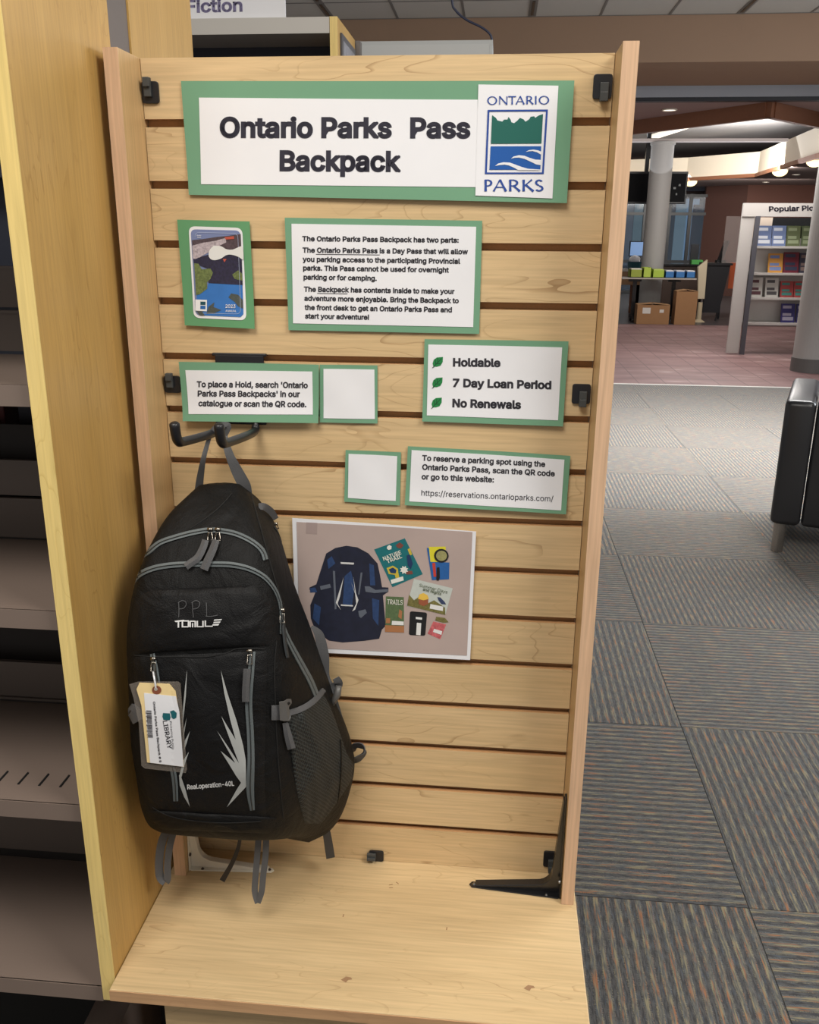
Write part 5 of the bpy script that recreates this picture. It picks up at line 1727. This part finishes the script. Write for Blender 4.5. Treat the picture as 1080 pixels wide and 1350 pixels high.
bag = thing('backpack', 'black hiking backpack with grey zips hanging from the hook', 'backpack', (0.12, -0.12, 0.70))
LV = [  # FL, FR, BR, BL corner curves from bottom to top
    ((.020, -.150, .765), (.165, -.160, .772), (.216, -.044, .664), (.034, -.035, .722)),
    ((-.012, -.190, .785), (.186, -.200, .793), (.252, -.022, .680), (.018, -.018, .745)),
    ((-.021, -.208, .825), (.200, -.216, .832), (.280, -.016, .730), (.018, -.016, .785)),
    ((-.023, -.214, .890), (.205, -.224, .900), (.296, -.016, .790), (.018, -.016, .850)),
    ((-.024, -.216, .965), (.207, -.224, .970), (.288, -.016, .845), (.018, -.016, .930)),
    ((-.023, -.214, 1.045), (.209, -.220, 1.050), (.256, -.016, .925), (.018, -.016, 1.010)),
    ((-.017, -.208, 1.115), (.206, -.208, 1.125), (.228, -.016, 1.000), (.020, -.016, 1.070)),
    ((-.003, -.194, 1.168), (.196, -.190, 1.183), (.202, -.016, 1.080), (.026, -.016, 1.130)),
    ((.014, -.168, 1.210), (.180, -.162, 1.223), (.180, -.018, 1.150), (.034, -.018, 1.180)),
    ((.032, -.132, 1.244), (.158, -.124, 1.250), (.162, -.020, 1.205), (.048, -.020, 1.220)),
    ((.055, -.096, 1.266), (.134, -.088, 1.266), (.142, -.024, 1.238), (.064, -.024, 1.248)),
    ((.064, -.074, 1.272), (.120, -.068, 1.276), (.122, -.034, 1.258), (.070, -.034, 1.262)),
]
LVf = smooth_path([tuple(c for p in l for c in p) for l in LV], 8)
NR = 96
bm = BM()
rings = []
rnd = random.Random(3)
fold = [(rnd.uniform(4, 18), rnd.uniform(5, 16), rnd.uniform(0, 6.28), rnd.uniform(0.5, 1)) for _ in range(9)]
for li, l in enumerate(LVf):
    FL, FR, BR, BL = (Vector(l[i:i + 3]) for i in (0, 3, 6, 9))
    row = []
    for k in range(NR):
        a = 2 * math.pi * k / NR
        c_, s_ = math.cos(a), math.sin(a)
        e = 2 / 4.6
        u = math.copysign(abs(c_) ** e, c_)
        v = math.copysign(abs(s_) ** e, s_)
        s, t_ = (u + 1) / 2, (v + 1) / 2       # s: left->right, t: front->back
        p = (FL * (1 - s) + FR * s) * (1 - t_) + (BL * (1 - s) + BR * s) * t_
        o_ = Vector((c_, s_ * 0.9, 0))
        d = 0
        for fa, fb, fc, fw in fold:
            d += fw * math.sin(fa * p.x * 3 + fb * p.z * 3 + fc + 1.2 * math.sin(9 * p.z + fc))
        tt = li / (len(LVf) - 1)
        p = p + o_ * d * 0.0007
        # side panel puckers above the pocket, and a slack crease across the top
        if s_ < -0.2 and tt > 0.78:
            q = (p.z - 1.19) * 1.0 - (p.x - 0.05) * 0.9
            p = p + Vector((0, -1, -0.3)) * (0.006 * math.exp(-((q / 0.010) ** 2)) - 0.004 * math.exp(-(((q + 0.018) / 0.012) ** 2)))
        if s_ < -0.3:
            p = p + Vector((0, -1, 0)) * 0.006 * max(0, math.cos(a + math.pi / 2)) 
        row.append(bm.verts.new(p))
    rings.append(row)
for i in range(len(rings) - 1):
    for k in range(NR):
        bm.faces.new((rings[i][k], rings[i][(k + 1) % NR], rings[i + 1][(k + 1) % NR], rings[i + 1][k]))
for row, zc, sg in ((rings[0], 0.004, -1), (rings[-1], 0.004, 1)):
    c = sum((v.co for v in row), Vector()) / NR
    prev = row
    for q in (0.6, 0.25):
        nw = [bm.verts.new(c + (v.co - c) * q + Vector((0, 0, sg * zc * (1.2 - q)))) for v in row]
        for k in range(NR):
            bm.faces.new((prev[k], prev[(k + 1) % NR], nw[(k + 1) % NR], nw[k]))
        prev = nw
    bm.faces.new(prev)
TREES = [BVHTree.FromBMesh(bm)]
body = link('body', bm, M_nylon, bag, smooth=True)


def cast(u, v, lift=0.0, fallback=None):
    d = (AX * ((u - 540) / FPX) + AY * ((v - 675) / FPX) + AZ).normalized()
    best = None
    for T in TREES:
        h = T.ray_cast(CAM, d)
        if h[0] is not None and (best is None or h[3] < best[3]):
            best = h
    if best is None:
        best = (None, None, None, None)
        for T in TREES[:1]:
            # nearest point of the body to the ray
            bd = None
            for s in range(40):
                q = CAM + d * (0.95 + s * 0.01)
                h = T.find_nearest(q)
                if bd is None or h[3] < bd[3]:
                    bd = h
            best = bd
    n = best[1]
    if n.dot(d) > 0:
        n = -n
    n = (n - d * 0.35).normalized()
    return best[0] + n * lift


def on(lift):
    return lambda u, v: cast(u, v, lift)


def strip(name, pts, wpx, m, parent, lift=0.002, n=5, thick=0.0012, smooth=True):
    """tape following a pixel path over the bag; wpx width in pixels (single or per point)"""
    if not isinstance(wpx, (list, tuple)):
        wpx = [wpx] * len(pts)
    pp = smooth_path([(p[0], p[1], w_) for p, w_ in zip(pts, wpx)], n)
    bm = BM()
    rows = []
    for i, p in enumerate(pp):
        a, b = pp[max(i - 1, 0)], pp[min(i + 1, len(pp) - 1)]
        dx, dy = b[0] - a[0], b[1] - a[1]
        L = math.hypot(dx, dy) or 1
        nx, ny = -dy / L, dx / L
        rows.append([bm.verts.new(cast(p[0] + nx * p[2] * q, p[1] + ny * p[2] * q, lift * (1 if abs(q) < .4 else 0.6))) for q in (-.5, 0, .5)])
    for i in range(len(rows) - 1):
        for k in range(2):
            bm.faces.new((rows[i][k], rows[i][k + 1], rows[i + 1][k + 1], rows[i + 1][k]))
    return link(name, bm, m, parent, smooth=smooth, solid=thick)


def rowpatch(name, left, right, m, parent, lift, bulge=0.0, nu=24, nv=30, register=True, wr=0.0):
    """panel between two pixel outlines that run top to bottom"""
    def at(path, t_):
        q = smooth_path(path, 8)
        v0, v1 = 0, len(q) - 1
        f = t_ * v1
        i = min(int(f), v1 - 1)
        s = f - i
        return (q[i][0] * (1 - s) + q[i + 1][0] * s, q[i][1] * (1 - s) + q[i + 1][1] * s)
    bm = BM()
    g = []
    for j in range(nv + 1):
        t_ = j / nv
        a, b = at(left, t_), at(right, t_)
        row = []
        for i in range(nu + 1):
            s = i / nu
            e = min(1, 6 * min(s, 1 - s)) ** 0.5 * min(1, 6 * min(t_, 1 - t_)) ** 0.5
            h = lift * (0.15 + 0.85 * e) + bulge * math.sin(math.pi * s) * math.sin(math.pi * t_)
            if wr:
                h += wr * (math.sin(11 * s + 7 * t_ + 2 * math.sin(9 * t_)) + 0.7 * math.sin(23 * s - 9 * t_)) * e
            row.append(bm.verts.new(cast(a[0] * (1 - s) + b[0] * s, a[1] * (1 - s) + b[1] * s, h)))
        g.append(row)
    for j in range(nv):
        for i in range(nu):
            bm.faces.new((g[j][i], g[j][i + 1], g[j + 1][i + 1], g[j + 1][i]))
    T = BVHTree.FromBMesh(bm)
    o = link(name, bm, m, parent, smooth=True)
    if register:
        TREES.append(T)
    return o


# front panels
rowpatch('front_flap', [(200, 777), (181, 790), (174, 812), (173, 840), (178, 862)], [(336, 772), (353, 787), (360, 808), (360, 830), (356, 851)], M_nylon2, bag, 0.007, 0.004, wr=0.0007)
rowpatch('front_pocket', [(176, 866), (178, 920), (184, 980), (190, 1030), (199, 1066)], [(352, 858), (352, 900), (350, 970), (349, 1030), (352, 1080)], M_nylon2, bag, 0.004, 0.009, nv=44, nu=34, wr=0.0009)
rowpatch('bottom_panel', [(190, 1068), (200, 1082), (214, 1094)], [(365, 1078), (362, 1090), (356, 1099)], M_nylon, bag, 0.004, 0.003, nv=10, wr=0.0006)

# zips
z1 = [(186, 734), (196.7, 726.7), (211, 715.5), (233, 707.8), (255.5, 702), (275.5, 699), (297.8, 700.7), (315.5, 705.5), (333, 714.4), (345.5, 725.5), (350.4, 738)]
zp = strip('top_zip', z1, 6.5, M_zip, bag, 0.003)
strip('zip_teeth', z1, 1.2, M_zipd, zp, 0.0042)
z2 = [(173, 771), (182, 759), (200, 750), (222, 745.5), (249, 743.8), (284.4, 743.8), (306.7, 744.8), (329, 750), (349, 761), (362, 776.7), (369, 794), (371, 812), (370.5, 836)]
zp2 = strip('main_zip', z2, [6, 7, 7, 7, 7, 7, 7, 6.5, 6, 5, 4, 3, 2.6], M_zip, bag, 0.003)
strip('zip_teeth', z2, 1.0, M_zipd, zp2, 0.0042)
z3 = [(333, 859), (331, 885), (328, 925), (330, 965), (331, 1001), (330, 1040), (333, 1068)]
zp3 = strip('pocket_zip', z3, [7, 8, 9, 9, 9, 10, 6], M_zip, bag, 0.003)
strip('zip_teeth', z3, 1.2, M_zipd, zp3, 0.0042)
z4 = [(201, 862), (206, 885), (214, 940), (222, 990), (230, 1025), (232, 1056)]
zp4 = strip('pocket_zip', z4, [6, 6, 6, 6, 7, 6], M_zip, bag, 0.003)
strip('zip_teeth', z4, 1.0, M_zipd, zp4, 0.0042)
z5 = [(374, 828), (381, 845), (391, 864), (401, 882), (410, 899), (418, 918)]
zp5 = strip('side_zip', z5, [5, 6, 7, 7.5, 7.5, 7], M_zip, bag, 0.003)
strip('zip_teeth', z5, 1.2, M_zipd, zp5, 0.0042)
# seams, plus one fabric crease whose shade is laid on as a dark strip
M_seam_crease = mat('seam_crease_black', (8, 8, 9), 0.8)
for pts_, w_ in (([(331, 650), (337, 672), (345, 700), (351, 722), (358, 748), (366, 775), (376, 806)], 1.4),
                 ([(365, 845), (362, 880), (363, 925), (366, 990), (370, 1040), (374, 1080)], 1.4),
                 ([(177, 864), (205, 866), (235, 866), (271, 866), (298, 861), (315, 855), (350, 856)], 1.3),
                 ([(306, 650), (290, 668), (270, 684), (250, 697)], 1.2),  # slack crease, not stitching: its shade drawn as a dark line
                 ([(201, 1065), (223, 1076), (252, 1082), (295, 1085), (345, 1083)], 1.3)):
    strip('seam_or_crease', pts_, w_, M_seam_crease, bag, 0.0012, thick=0.0006)


def free_strip(name, pts, w_, m, parent, thick=0.0014, n=6, side=None):
    """webbing in mid air through 3-D points; side: width direction"""
    pp = [Vector(p) for p in smooth_path([tuple(p) for p in pts], n)]
    bm = BM()
    rows = []
    for i, p in enumerate(pp):
        d = (pp[min(i + 1, len(pp) - 1)] - pp[max(i - 1, 0)]).normalized()
        s = Vector(side) if side else (CAM - p).cross(d)
        s = (s - d * s.dot(d)).normalized()
        ww = w_ if not isinstance(w_, (list, tuple)) else w_[min(int(i / n), len(w_) - 1)] * (1 - (i / n) % 1) + w_[min(int(i / n) + 1, len(w_) - 1)] * ((i / n) % 1)
        rows.append((bm.verts.new(p - s * ww / 2), bm.verts.new(p + s * ww / 2)))
    for i in range(len(rows) - 1):
        bm.faces.new((rows[i][0], rows[i][1], rows[i + 1][1], rows[i + 1][0]))
    return link(name, bm, m, parent, smooth=True, solid=thick)


# zip pulls
def pull(name, top, pts, wpx, lift, mm_=M_web):
    c = cast(top[0], top[1], 0.006)
    s = AX * 0.0038
    dn = (cast(top[0], top[1] + 8, 0.006) - c).normalized()
    bm = BM()
    tube(bm, [c - s * 0.6 - dn * .001, c + s * 0.6 - dn * .001, c + s * 0.9 + dn * 0.011, c - s * 0.9 + dn * 0.011], 0.0009, 6, closed=True)
    slider = [c - s * 0.9 - dn * 0.006, c + s * 0.9 - dn * 0.006]
    tube(bm, slider, 0.0024, 8)
    o = link('zip_pull', bm, M_bmetal, bag, smooth=True)
    if pts:
        strip('pull_tab', pts, wpx, mm_, o, lift, thick=0.0016)
    return o


pull('p', (277, 703), [(271, 712), (268, 722), (261, 735), (252, 742), (245, 747)], [8, 8.5, 9, 9, 9], 0.009)
pull('p', (287, 703), [(285, 712), (281, 724), (275, 737), (269, 751)], [8, 9, 9.5, 10], 0.011)
pull('p', (329, 864), [(326, 882), (325, 895), (324, 912), (324, 925)], [9, 8.5, 8.5, 8.5], 0.009)
pull('p', (202, 874), None, 0, 0)
pull('p', (372, 810), [(374, 817), (374, 830), (376, 850), (379, 867)], [3, 4, 4.2, 3.5], 0.006, M_zipd)
pull('p', (365, 692), None, 0, 0)
strip('pull_cord', [(362, 694), (368, 703), (373, 714)], 2, M_zipd, bag, 0.004)

# prints
def flash(name, polys, cuts=1):
    bm = BM()
    for p in polys:
        poly_on(bm, [(160 + x / 5.194, 860 + y / 5.194) for x, y in p], on(0.0016), cuts)
    return link(name, bm, M_refl, bag)


flash('silver_flash', [[(682, 125), (730, 290), (790, 470), (835, 640), (852, 740), (806, 760), (783, 598), (748, 470), (705, 280)],
                       [(685, 437), (735, 520), (783, 598), (806, 760), (760, 640)],
                       [(655, 537), (720, 630), (806, 760), (820, 893), (775, 750)],
                       [(680, 675), (735, 720), (790, 768), (820, 893), (785, 845), (740, 770)],
                       [(806, 760), (852, 740), (855, 920), (820, 893)],
                       [(820, 893), (855, 920), (722, 1062), (790, 940)]])
flash('silver_flash', [[(450, 120), (442, 300), (425, 460), (412, 560), (420, 400), (436, 240)], [(448, 445), (430, 560), (415, 640), (425, 540)],
                       [(470, 540), (448, 620), (420, 700), (432, 610)], [(463, 680), (440, 750), (405, 880), (395, 850), (425, 740)],
                       [(395, 840), (412, 860), (440, 940), (470, 1058), (430, 990), (400, 910)]])
bm = BM()
nm = [(242, 1038.5), (313, 1037.5)]
text_on(bm, 'Real.operation-40L', (247, 1041), (309, 1036), 6.5, on(0.0016), bold=0.02)
link('lettering', bm, M_white, bag)
# chest wordmark, square letters with speed bars on the E
bm = BM()
T_ = lambda x, y: (160 + x / 4.5, 630 + y / 4.5)


def bars(lst):
    for q in lst:
        poly_on(bm, [T_(*p) for p in q], on(0.0016))


def hb(x0, x1, y, h=7):
    return [(x0, y), (x1, y), (x1, y + h), (x0, y + h)]


def vb(x, y0, y1, w_=9):
    return [(x, y0), (x + w_, y0), (x + w_, y1), (x, y1)]


bars([[(315, 848), (372, 842), (372, 850), (322, 856)], vb(334, 850, 888),
      hb(362, 402, 845), hb(358, 398, 880), vb(358, 850, 884), vb(394, 850, 884),
      hb(406, 440, 847), vb(404, 852, 886), vb(419, 862, 886, 8), vb(434, 850, 886),
      vb(446, 848, 884), hb(446, 486, 879), vb(480, 848, 886),
      vb(494, 846, 882), hb(494, 542, 877),
      [(552, 840), (598, 838), (592, 845), (548, 848)], [(548, 854), (590, 852), (584, 860), (546, 862)], [(542, 868), (582, 866), (574, 876), (540, 877)]])
link('wordmark', bm, M_white, bag)
bm = BM()


def scrawl(pts, w_=1.0):
    pp = smooth_path([T_(*p) for p in pts], 4)
    for a, b in zip(pp, pp[1:]):
        d = Vector((b[0] - a[0], b[1] - a[1]))
        if d.length < 1e-5:
            continue
        d.normalize()
        n = (-d.y * w_ / 2, d.x * w_ / 2)
        poly_on(bm, [(a[0] + n[0], a[1] + n[1]), (b[0] + n[0], b[1] + n[1]), (b[0] - n[0], b[1] - n[1]), (a[0] - n[0], a[1] - n[1])], on(0.0014))


scrawl([(340, 828), (342, 790), (340, 738)])
scrawl([(336, 742), (360, 728), (382, 736), (384, 755), (368, 774), (342, 778)])
scrawl([(428, 828), (424, 790), (422, 736)])
scrawl([(416, 742), (440, 728), (462, 736), (464, 756), (448, 774), (424, 778)])
scrawl([(504, 740), (506, 780), (506, 824)])
scrawl([(500, 820), (530, 822), (572, 814)])
link('marker_initials', bm, ink('faded_marker', (74, 74, 76)), bag)

# mesh side pocket
def meshmat():
    m = bpy.data.materials.new('pocket_netting')
    m.use_nodes = True
    nt = m.node_tree
    N, L = nt.nodes, nt.links
    b = N['Principled BSDF']
    b.inputs['Roughness'].default_value = 0.7
    geo = N.new('ShaderNodeNewGeometry')
    mp = N.new('ShaderNodeMapping')
    mp.inputs['Scale'].default_value = (0, 1.9, 1)
    mp.inputs['Rotation'].default_value = (0.5, 0, 0)
    L.new(geo.outputs['Position'], mp.inputs[0])
    vo = N.new('ShaderNodeTexVoronoi')
    vo.inputs['Scale'].default_value = 190
    vo.inputs['Randomness'].default_value = 0.15
    L.new(mp.outputs[0], vo.inputs['Vector'])
    r = N.new('ShaderNodeValToRGB')
    r.color_ramp.elements[0].position = 0.36
    r.color_ramp.elements[0].color = (*lin((12, 13, 14)), 1)
    r.color_ramp.elements[1].position = 0.50
    r.color_ramp.elements[1].color = (*lin((48, 52, 50)), 1)
    L.new(vo.outputs['Distance'], r.inputs[0])
    L.new(r.outputs[0], b.inputs['Base Color'])
    bp = N.new('ShaderNodeBump')
    bp.inputs['Strength'].default_value = 0.8
    bp.inputs['Distance'].default_value = 0.002
    L.new(vo.outputs['Distance'], bp.inputs['Height'])
    L.new(bp.outputs[0], b.inputs['Normal'])
    return m


M_net = meshmat()
rowpatch('mesh_pocket', [(381, 943), (377, 960), (384, 995), (392, 1046), (402, 1086)], [(427, 915), (440, 943), (456, 990), (466, 1022), (424, 1086)],
         M_net, bag, 0.006, 0.010, nu=36, nv=40, wr=0.0022)
strip('pocket_trim', [(381, 940), (392, 936.5), (404, 931), (417, 921), (427, 909)], [7.5, 7.5, 7.5, 7, 6], M_web, bag, 0.004, thick=0.002)
strip('mesh_seam', [(449, 975), (450, 1000), (449, 1030), (446, 1058)], 1.5, M_nylon, bag, 0.002)


def buckle(pts2, m, lift, thick=0.005, name='buckle'):
    bm = BM()
    top = [bm.verts.new(cast(u, v, lift + thick)) for u, v in pts2]
    bot = [bm.verts.new(cast(u, v, lift)) for u, v in pts2]
    n = len(pts2)
    bm.faces.new(top)
    bm.faces.new(bot[::-1])
    for i in range(n):
        bm.faces.new((top[i], bot[i], bot[(i + 1) % n], top[(i + 1) % n]))
    return link(name, bm, m, bag, bevel=0.0008)


M_bk = mat('grey_plastic', (88, 86, 84), 0.4)
strip('compression_strap', [(358, 939.5), (364, 939.5), (370, 939)], 19, M_web, bag, 0.004, thick=0.002)
buckle([(368, 925), (375, 924), (378, 921.5), (384, 921.5), (385, 927), (381, 932), (382, 941), (384, 946), (381, 951), (374, 951), (369, 950)], M_bk, 0.006)
buckle([(379, 926), (382, 925), (383, 928), (380, 930)], mat('buckle_hole', (16, 16, 17), 0.6), 0.0112, 0.0006, 'buckle_slot')
strip('strap_tail', [(376, 953), (379, 966), (382, 978), (384.5, 987)], [7, 9, 10, 10], M_web, bag, 0.008, thick=0.0016)
strip('compression_strap', [(171, 933), (178, 940), (184, 950)], [14, 15, 16], M_web, bag, 0.012, thick=0.004)
# shoulder strap webbing on the right
p = [P(411, 826, y=-0.05), P(421, 838, y=-0.05), P(426, 865, y=-0.05), P(427, 893, y=-0.048), P(436, 908, y=-0.05), P(446, 902, y=-0.052), P(443, 894, y=-0.056)]
free_strip('shoulder_strap', p, [0.004, 0.014, 0.018, 0.018, 0.017, 0.014, 0.010], M_web, bag)
bm = BM()
q = [P(447, 904, y=-0.062), P(445, 915, y=-0.066), P(436, 932, y=-0.07)]
tube(bm, q, [0.0045, 0.0055, 0.004], 8)
link('strap_adjuster', bm, M_bk, bag, smooth=True)
free_strip('strap_tail', [P(443, 922, y=-0.06), P(449, 944, y=-0.05), P(452, 965, y=-0.045), P(455, 990, y=-0.04)], [0.004, 0.005, 0.005, 0.006], M_web, bag)
free_strip('waist_strap', [P(463, 1003, y=-0.03), P(472, 1000, y=-0.035), P(480, 992, y=-0.036), P(478, 984, y=-0.033), P(469, 984, y=-0.028), P(464, 992, y=-0.025)], 0.017, M_web, bag, side=(0.1, -0.5, 0.8))
free_strip('strap_tail', [P(427, 1085, y=-0.05), P(431, 1100, y=-0.05), P(434, 1118, y=-0.05), P(436, 1131, y=-0.05)], [0.013, 0.013, 0.014, 0.014], mat('dark_webbing', (62, 58, 54), 0.8), bag)
free_strip('strap_tail', [P(317, 1102, y=-0.09), P(314, 1118, y=-0.09), P(306, 1138, y=-0.09), P(293, 1161, y=-0.085)], [0.005, 0.006, 0.007, 0.009], mat('dark_webbing_2', (54, 50, 48), 0.8), bag)
# doubled bottom loops
for nm_, L1, wv in (('a', [(220, 1094), (213, 1112), (210, 1135), (211, 1155), (218, 1163)], 0.012), ('b', [(229, 1096), (224, 1115), (221, 1138), (221, 1158), (219, 1163)], 0.010),
                    ('c', [(341, 1104), (339, 1130), (337, 1155), (336, 1175), (340, 1190)], 0.009), ('d', [(351, 1105), (350, 1130), (347, 1155), (345, 1175), (340, 1190)], 0.009)):
    free_strip('bottom_loop', [P(u, v, y=-0.165) for u, v in L1], wv, M_web, bag)
# top handle at the right shoulder
free_strip('side_handle', [P(341, 668, y=-0.075), P(348, 668, y=-0.07), P(357, 674, y=-0.055), P(364, 684, y=-0.045)], [0.009, 0.010, 0.010, 0.008], M_web, bag)
# hanging loop over both prongs
free_strip('hanging_loop', [P(260, 662, y=-0.044), P(262, 648, y=-0.048), P(264, 630, y=-0.054), P(268, 606, y=-0.062), P(273, 587, y=-0.055), P(277, 574, y=-0.050)], [0.012, 0.012, 0.010, 0.007, 0.006, 0.006], M_web, bag)
free_strip('hanging_loop', [P(324, 652, y=-0.042), P(322, 640, y=-0.046), P(313, 622, y=-0.052), P(304, 603, y=-0.058), P(299, 588, y=-0.052), P(296, 574, y=-0.046)], [0.018, 0.018, 0.016, 0.012, 0.010, 0.008], M_web, bag)
free_strip('hanging_loop', [P(277, 574, y=-0.050), (0.090, -0.049, 1.350), (0.105, -0.048, 1.352), P(296, 574, y=-0.046)], [0.007, 0.009, 0.009, 0.008], M_web, bag)

# ------------------------------------------------------------------ luggage tag in a plastic pouch
tg = thing('library_tag', 'manila tag in a clear pouch tied to the backpack pocket zip', 'tag', tuple(P(206, 905, y=-0.24)))
G_ = lambda x, y: (165 + x / 10, 890 + y / 10)


def yt(u, v):
    return -0.236 - 0.002 * math.sin((v - 890) / 30) - 0.010 * max(0, (228 - u) / 60)


def tagfn(dy):
    return lambda u, v: P(u, v, y=yt(u, v) - dy)


def tgl(name, pts, m, dy, thick=0.0, par=tg, cuts=1):
    bm = BM()
    poly_on(bm, [G_(*q) for q in pts], tagfn(dy), cuts)
    return link(name, bm, m, par, solid=thick)


tgl('clear_pouch', [(55, 120), (180, 85), (700, 85), (730, 110), (760, 520), (815, 1240), (800, 1290), (260, 1230), (215, 1195), (180, 640), (110, 300)],
    mat('clear_pouch_film', (150, 140, 130), 0.15, alpha=0.28), 0.0, 0.0003)
tgl('manila_tag', [(190, 100), (585, 115), (665, 210), (700, 420), (775, 1210), (290, 1150), (215, 400), (150, 185)], mat('manila', (232, 206, 150), 0.7, noise=0.03), 0.0016, 0.0005)
lbl = tgl('white_label', [(248, 235), (670, 280), (715, 480), (772, 1208), (330, 1155), (262, 420)], M_paper, 0.0022, 0.0002)
tgl('reinforced_ring', [(416 + 62 * math.cos(k * math.pi / 8), 198 + 58 * math.sin(k * math.pi / 8)) for k in range(16)], mat('brown_ring', (130, 72, 48), 0.7), 0.0024)
tgl('eyelet', [(405 + 24 * math.cos(k * math.pi / 6), 185 + 22 * math.sin(k * math.pi / 6)) for k in range(12)], mat('eyelet_pale', (206, 196, 182), 0.6), 0.0027)
bm = BM()
f_ = tagfn(0.0027)
# text reads downwards
text_on(bm, 'Ontario Parks Pass Backpack # 5', G_(366, 352), G_(450, 1152), 2.9, f_, bold=0.02)
text_on(bm, 'LIBRARY', G_(496, 606), G_(560, 978), 6.0, f_, bold=0.01)
text_on(bm, 'Pickering Public', G_(588, 610), G_(622, 985), 2.6, f_)
link('lettering', bm, M_ink2, lbl)
bm = BM()
poly_on(bm, [G_(*q) for q in ((500, 500), (590, 505), (600, 560), (588, 596), (505, 590), (492, 545))], f_)
poly_on(bm, [G_(*q) for q in ((590, 480), (640, 462), (680, 500), (676, 560), (640, 582), (612, 560), (606, 520))], f_)
link('teal_logo', bm, ink('teal_ink', (14, 92, 100)), lbl)
bm = BM()
y_ = 465
rb = random.Random(5)
while y_ < 825:
    h_ = rb.choice((4, 6, 9))
    e = rb.choice((0, 0, 10))
    k = (y_ - 465) * 0.055
    poly_on(bm, [G_(280 + k - e, y_), G_(335 + k + 12, y_ + 5), G_(335 + k + 12, y_ + 5 + h_), G_(280 + k - e, y_ + h_)], f_)
    y_ += h_ + rb.choice((4, 6, 8))
link('barcode', bm, M_ink2, lbl)
bm = BM()
a = P(203, 889, y=-0.242)
tube(bm, smooth_path([tuple(cast(202, 886, 0.006)), tuple(P(203, 892, y=-0.243)), tuple(P(204.5, 900, y=-0.2455)), tuple(P(205.5, 908, y=-0.2445))], 5), 0.0012, 6)
link('string', bm, M_paper, tg, smooth=True)
